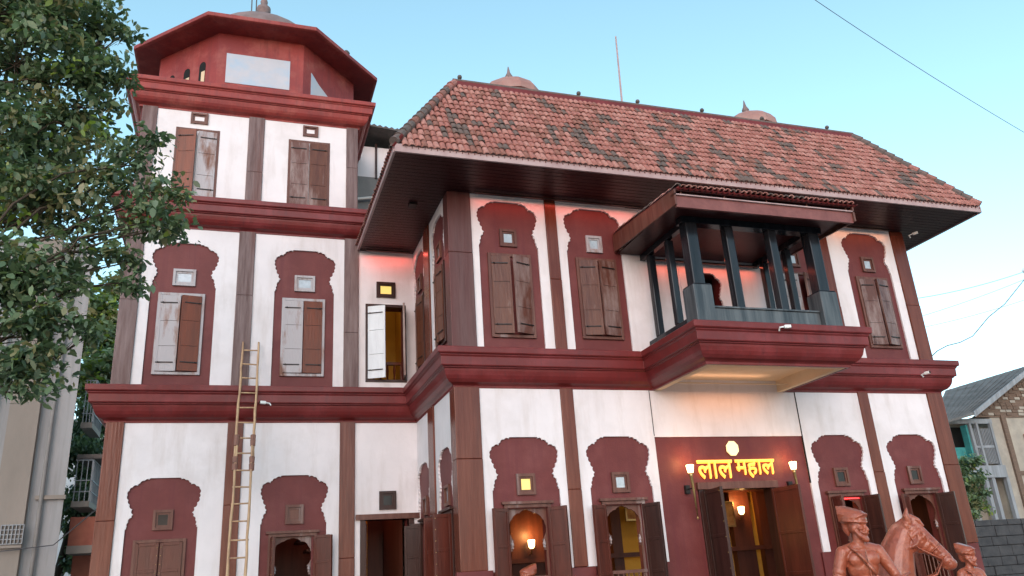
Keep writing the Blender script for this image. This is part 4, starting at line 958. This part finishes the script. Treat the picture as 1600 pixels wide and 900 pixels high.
g0, g1 = RP[1], RP[2]; mb.prism([g0+Vector((-.1, -.08, -.12)), g1+Vector((0, -.08, -.12)), g1+Vector((0, -.08, .16)), g0+Vector((-.1, -.08, .16))], [g0+Vector((-.1, -.02, -.12)), g1+Vector((0, -.02, -.12)), g1+Vector((0, -.02, .16)), g0+Vector((-.1, -.02, .16))], M_greywood)
mb.build('roof', hb)
mb = MB()
mb.wbox(31.5, 37.2, 31.9, 33.6, 5.2, 5.5, M_greywood); mb.wbox(31.5, 37.2, 31.8, 31.95, 5.0, 5.6, M_greywood); mb.wbox(31.5, 37.2, 31.9, 32.05, 7.75, 8.0, M_greywood)
for x in (34.1, 35.55, 36.0, 36.95): mb.wbox(x, x+.14, 31.85, 32.0, 5.6, 7.8, M_greywood)
for x in (34.6, 35.7, 36.15, 37.1): mb.wbox(x, x+.2, 31.85, 32.05, 2.2, 5.0, M_greywood)
for x in range(12): mb.wbox(35.75+x*.1, 35.78+x*.1, 31.9, 31.94, 5.7, 7.5, M_greywood)
mb.wbox(35.7, 36.9, 31.88, 31.95, 6.5, 6.62, M_greywood); mb.build('veranda', hb)
mb = MB(); mb.wbox(34.3, 35.5, 32.3, 32.34, 5.6, 6.6, M_teal); mb.wbox(34.25, 34.35, 31.95, 32.3, 5.5, 7.7, M_teal); mb.wbox(35.4, 35.52, 31.96, 32.3, 5.5, 7.7, M_teal); mb.wbox(33.9, 36.9, 32.9, 33.0, 5.5, 7.74, M_dark); mb.build('veranda_screen', hb)
for x0, x1, z0_, z1_ in ((39.2, 40.4, 6.0, 7.2),):
    mb = MB(); mb.wbox(x0, x1, 31.9, 31.97, z0_, z1_, M_tile[1]); 
    for k in range(5): mb.wbox(x0, x1, 31.88, 31.899, z0_+k*.28, z0_+.05+k*.28, M_housewall)
    mb.build('window', hb)
mb = MB(); mb.wbox(37.9, 38.2, 31.88, 31.998, 2, 8.2, M_brick); mb.wbox(38.2, 46, 31.9, 31.998, 5.1, 5.3, M_brick); mb.build('pilaster', hb)

# basalt boundary wall at right
mb = MB(); mb.wbox(18.2, 60, 24.15, 24.6, 0, 2.58, M_stone); rng = random.Random(5)
z = 0
while z < 2.5:
    h = rng.choice((.26, .32, .38)); x = 18.2+rng.uniform(-.3, 0)
    while x < 36:
        l_ = rng.uniform(.45, .85); mb.wbox(x+.01, x+l_-.01, 24.0+rng.uniform(-.02, .02), 24.149, z+.01, min(z+h, 2.64)-.008, M_stone); x += l_
    z += h
bw = mb.build('boundary_wall', bevel=.012); tag(bw, 'black basalt block boundary wall below the old house', 'wall')

# ------------------------------------------------------------------ trees
def leaves_mesh(name, parent, clusters, nper, size, spread, weights, seed, origin, droop=.5, light_frac=None):
    rs = np.random.RandomState(seed); C = np.array([c[:3] for c in clusters]); k = len(C)
    rad = np.array([c[3] for c in clusters]); n = k*nper
    idx = np.repeat(np.arange(k), nper)
    off = rs.normal(0, 1, (n, 3)); off /= np.linalg.norm(off, axis=1)[:, None]; off *= (rs.uniform(0, 1, (n, 1))**.5)*spread*rad[idx][:, None]
    off[:, 2] *= .6; P = C[idx]+off
    az = rs.uniform(0, 2*np.pi, n); el = rs.normal(-droop, .45, n)
    D = np.stack([np.cos(az)*np.cos(el), np.sin(az)*np.cos(el), np.sin(el)], 1)
    Nn = np.stack([rs.normal(0, .5, n), rs.normal(-.15, .5, n), np.ones(n)], 1); Sd = np.cross(D, Nn); Sd /= np.linalg.norm(Sd, axis=1)[:, None]
    Nn = np.cross(Sd, D); L = size*rs.uniform(.5, 1.35, (n, 1)); W = L*rs.uniform(.42, .58, (n, 1))
    v = np.stack([P, P+D*L*.3+Sd*W*.5+Nn*L*.04, P+D*L*.68+Sd*W*.42+Nn*L*.02, P+D*L-Nn*L*.06, P+D*L*.68-Sd*W*.42+Nn*L*.02, P+D*L*.3-Sd*W*.5+Nn*L*.04], 1).reshape(-1, 3)
    v -= np.array(origin)
    me = bpy.data.meshes.new(name); me.vertices.add(n*6); me.vertices.foreach_set('co', v.ravel())
    me.loops.add(n*6); me.loops.foreach_set('vertex_index', np.arange(n*6)); me.polygons.add(n); me.polygons.foreach_set('loop_start', np.arange(n)*6)
    me.polygons.foreach_set('loop_total', np.full(n, 6))
    cw = np.array(weights, float); cw /= cw.sum()
    cl = rs.choice(len(LEAF), k, p=cw); mi = np.where(rs.uniform(0, 1, n) < .6, cl[idx], rs.choice(len(LEAF), n, p=cw))
    for m in LEAF: me.materials.append(m)
    me.polygons.foreach_set('material_index', mi.astype(np.int32)); me.update(calc_edges=True); me.validate()
    o = bpy.data.objects.new(name, me); COL.objects.link(o)
    if parent: o.parent = parent; WL[o] = wloc(parent)
    return o
def limb(mb, a, b, r0_, r1_, rn, wob=.12, n=6):
    a, b = Vector(a), Vector(b); L = (b-a).length
    pts = [a+(b-a)*i/n+Vector((rn.uniform(-1, 1), rn.uniform(-1, 1), rn.uniform(-.6, .6)))*wob*L*.15*(0 < i < n) for i in range(n+1)]
    mb.tube(pts, [r0_+(r1_-r0_)*i/n for i in range(n+1)], M_bark, 7); return pts
def make_tree(name, base, top, r0_, blobs, ncl, nper, lsize, weights, seed, label, clr=.35, droop=.5):
    """blobs: (x,y,z,r). Clusters of leaves sit on twigs that end in the blobs"""
    rn = random.Random(seed); root = empty(name, base); mb = MB(); base, top = Vector(base), Vector(top)
    tp = limb(mb, base, top, r0_, r0_*.45, rn, .5, 8); tw = MB(); cl = []
    for (x, y, z, r) in blobs:
        c = Vector((x, y, z)); st = min(tp[2:], key=lambda q: (q-c).length+max(0, q.z-c.z)*2)
        lp_ = limb(tw, st, c, r0_*.11, r0_*.03, rn, .5)
        m = max(3, int(ncl*r*r))
        for i in range(m):
            d = Vector((rn.gauss(0, 1), rn.gauss(0, 1), rn.gauss(0, 1))).normalized()*r*(rn.random()**.45); q = c+Vector((d.x, d.y, d.z*.85))
            cl.append((q.x, q.y, q.z, clr*rn.uniform(.6, 1.3)))
            if i % 2 == 0: tw.tube([lp_[-2], (lp_[-2]+q)/2+Vector((0, 0, .05*r)), q], [r0_*.03, r0_*.018, r0_*.01], M_bark, 4, False)
    mb.build('trunk', root, smooth=True); tw.build('limbs', root, smooth=True)
    leaves_mesh('crown', root, cl, nper, lsize, 1.0, weights, seed, base, droop); root['label'] = label; root['category'] = 'tree'; return root
def B(px, py, Y, r): p = at(px, py, Y); return (p.x, p.y, p.z, r)
big = [B(30, 20, 10, .8), B(120, 30, 10, .55), B(-60, 100, 10.5, .9), B(60, 110, 10, .75), B(140, 110, 9.8, .40), B(20, 210, 10, .75), B(110, 200, 10.2, .5), B(165, 215, 9.8, .22),
       B(-60, 300, 9.6, .8), B(50, 310, 9.8, .6), B(130, 300, 9.6, .38), B(190, 290, 9.6, .28), B(240, 300, 9.5, .22), B(265, 300, 9.4, .15), B(240, 225, 9.5, .17), B(228, 255, 9.5, .16), B(255, 340, 9.4, .22), B(215, 345, 9.5, .25), B(270, 355, 9.4, .12),
       B(150, 370, 9.5, .32), B(200, 410, 9.4, .22), B(205, 440, 9.4, .10), B(40, 410, 9.3, .5), B(-40, 450, 9.2, .6), B(110, 430, 9.3, .28), B(50, 510, 9.1, .38), B(110, 500, 9.2, .20), B(140, 520, 9.2, .12), B(85, 560, 9.1, .18), B(20, 575, 9.0, .28), B(35, 615, 9.0, .13), B(-30, 560, 9.0, .35),
       B(190, 55, 10, .12), B(165, 20, 10, .2), B(190, 120, 9.9, .12), B(80, -60, 10.2, .7), B(-40, -40, 10.4, .9), B(160, 170, 9.9, .2), B(195, 235, 9.7, .15)]
make_tree('leafy_tree', (-5.6, 10.3, 0), (-4.6, 10.2, 10.5), .26, big, 82, 50, .105, (4.5, 5, 3.2, 2.2, .5), 11, 'large broad leaved tree filling the upper left in front of the palace', .27, .55)
bt = [B(150, 490, 33, 1.0), B(180, 520, 33, 1.0), B(120, 530, 33, 1.0), B(165, 580, 32, 1.2), B(130, 610, 32, .9), B(185, 620, 32, 1.0), B(110, 470, 34, 1.0), B(185, 455, 34, .7), B(80, 520, 34, 1.2)]
make_tree('bushy_tree', (-5.6, 33, 0), (-5.3, 33, 10), .25, bt, 26, 60, .26, (1, 3, 4, 1.5, 2.5), 12, 'light green tree behind the gap left of the palace', .5, .3)
iv = [B(150, 660, 28, .8), B(135, 720, 28, .8), B(150, 770, 28, .8), B(125, 800, 28, .7), B(140, 840, 28, .7), B(120, 690, 29, .7), B(150, 700, 27.5, .6), B(140, 880, 28, .6)]
make_tree('creeper_tree', (-4.6, 28.2, 0), (-4.3, 28, 7.5), .15, iv, 42, 60, .17, (7, 3, 1, .4, .1), 13, 'dark creeper covered tree in the gap beside the palace corner', .4, .9)
rtb = [B(1500, 720, 26, .65), B(1510, 755, 26, .75), B(1520, 785, 26, .7), B(1498, 770, 26, .6), B(1525, 745, 26.3, .45), B(1490, 740, 26.5, .6), B(1512, 800, 26, .5)]
make_tree('small_tree', (28.1, 26.3, 0), (28.1, 26.2, 4.0), .10, rtb, 34, 40, .18, (2, 3, 4, 2, 1.2), 14, 'small green tree between the palace corner and the old house', .35, .5)
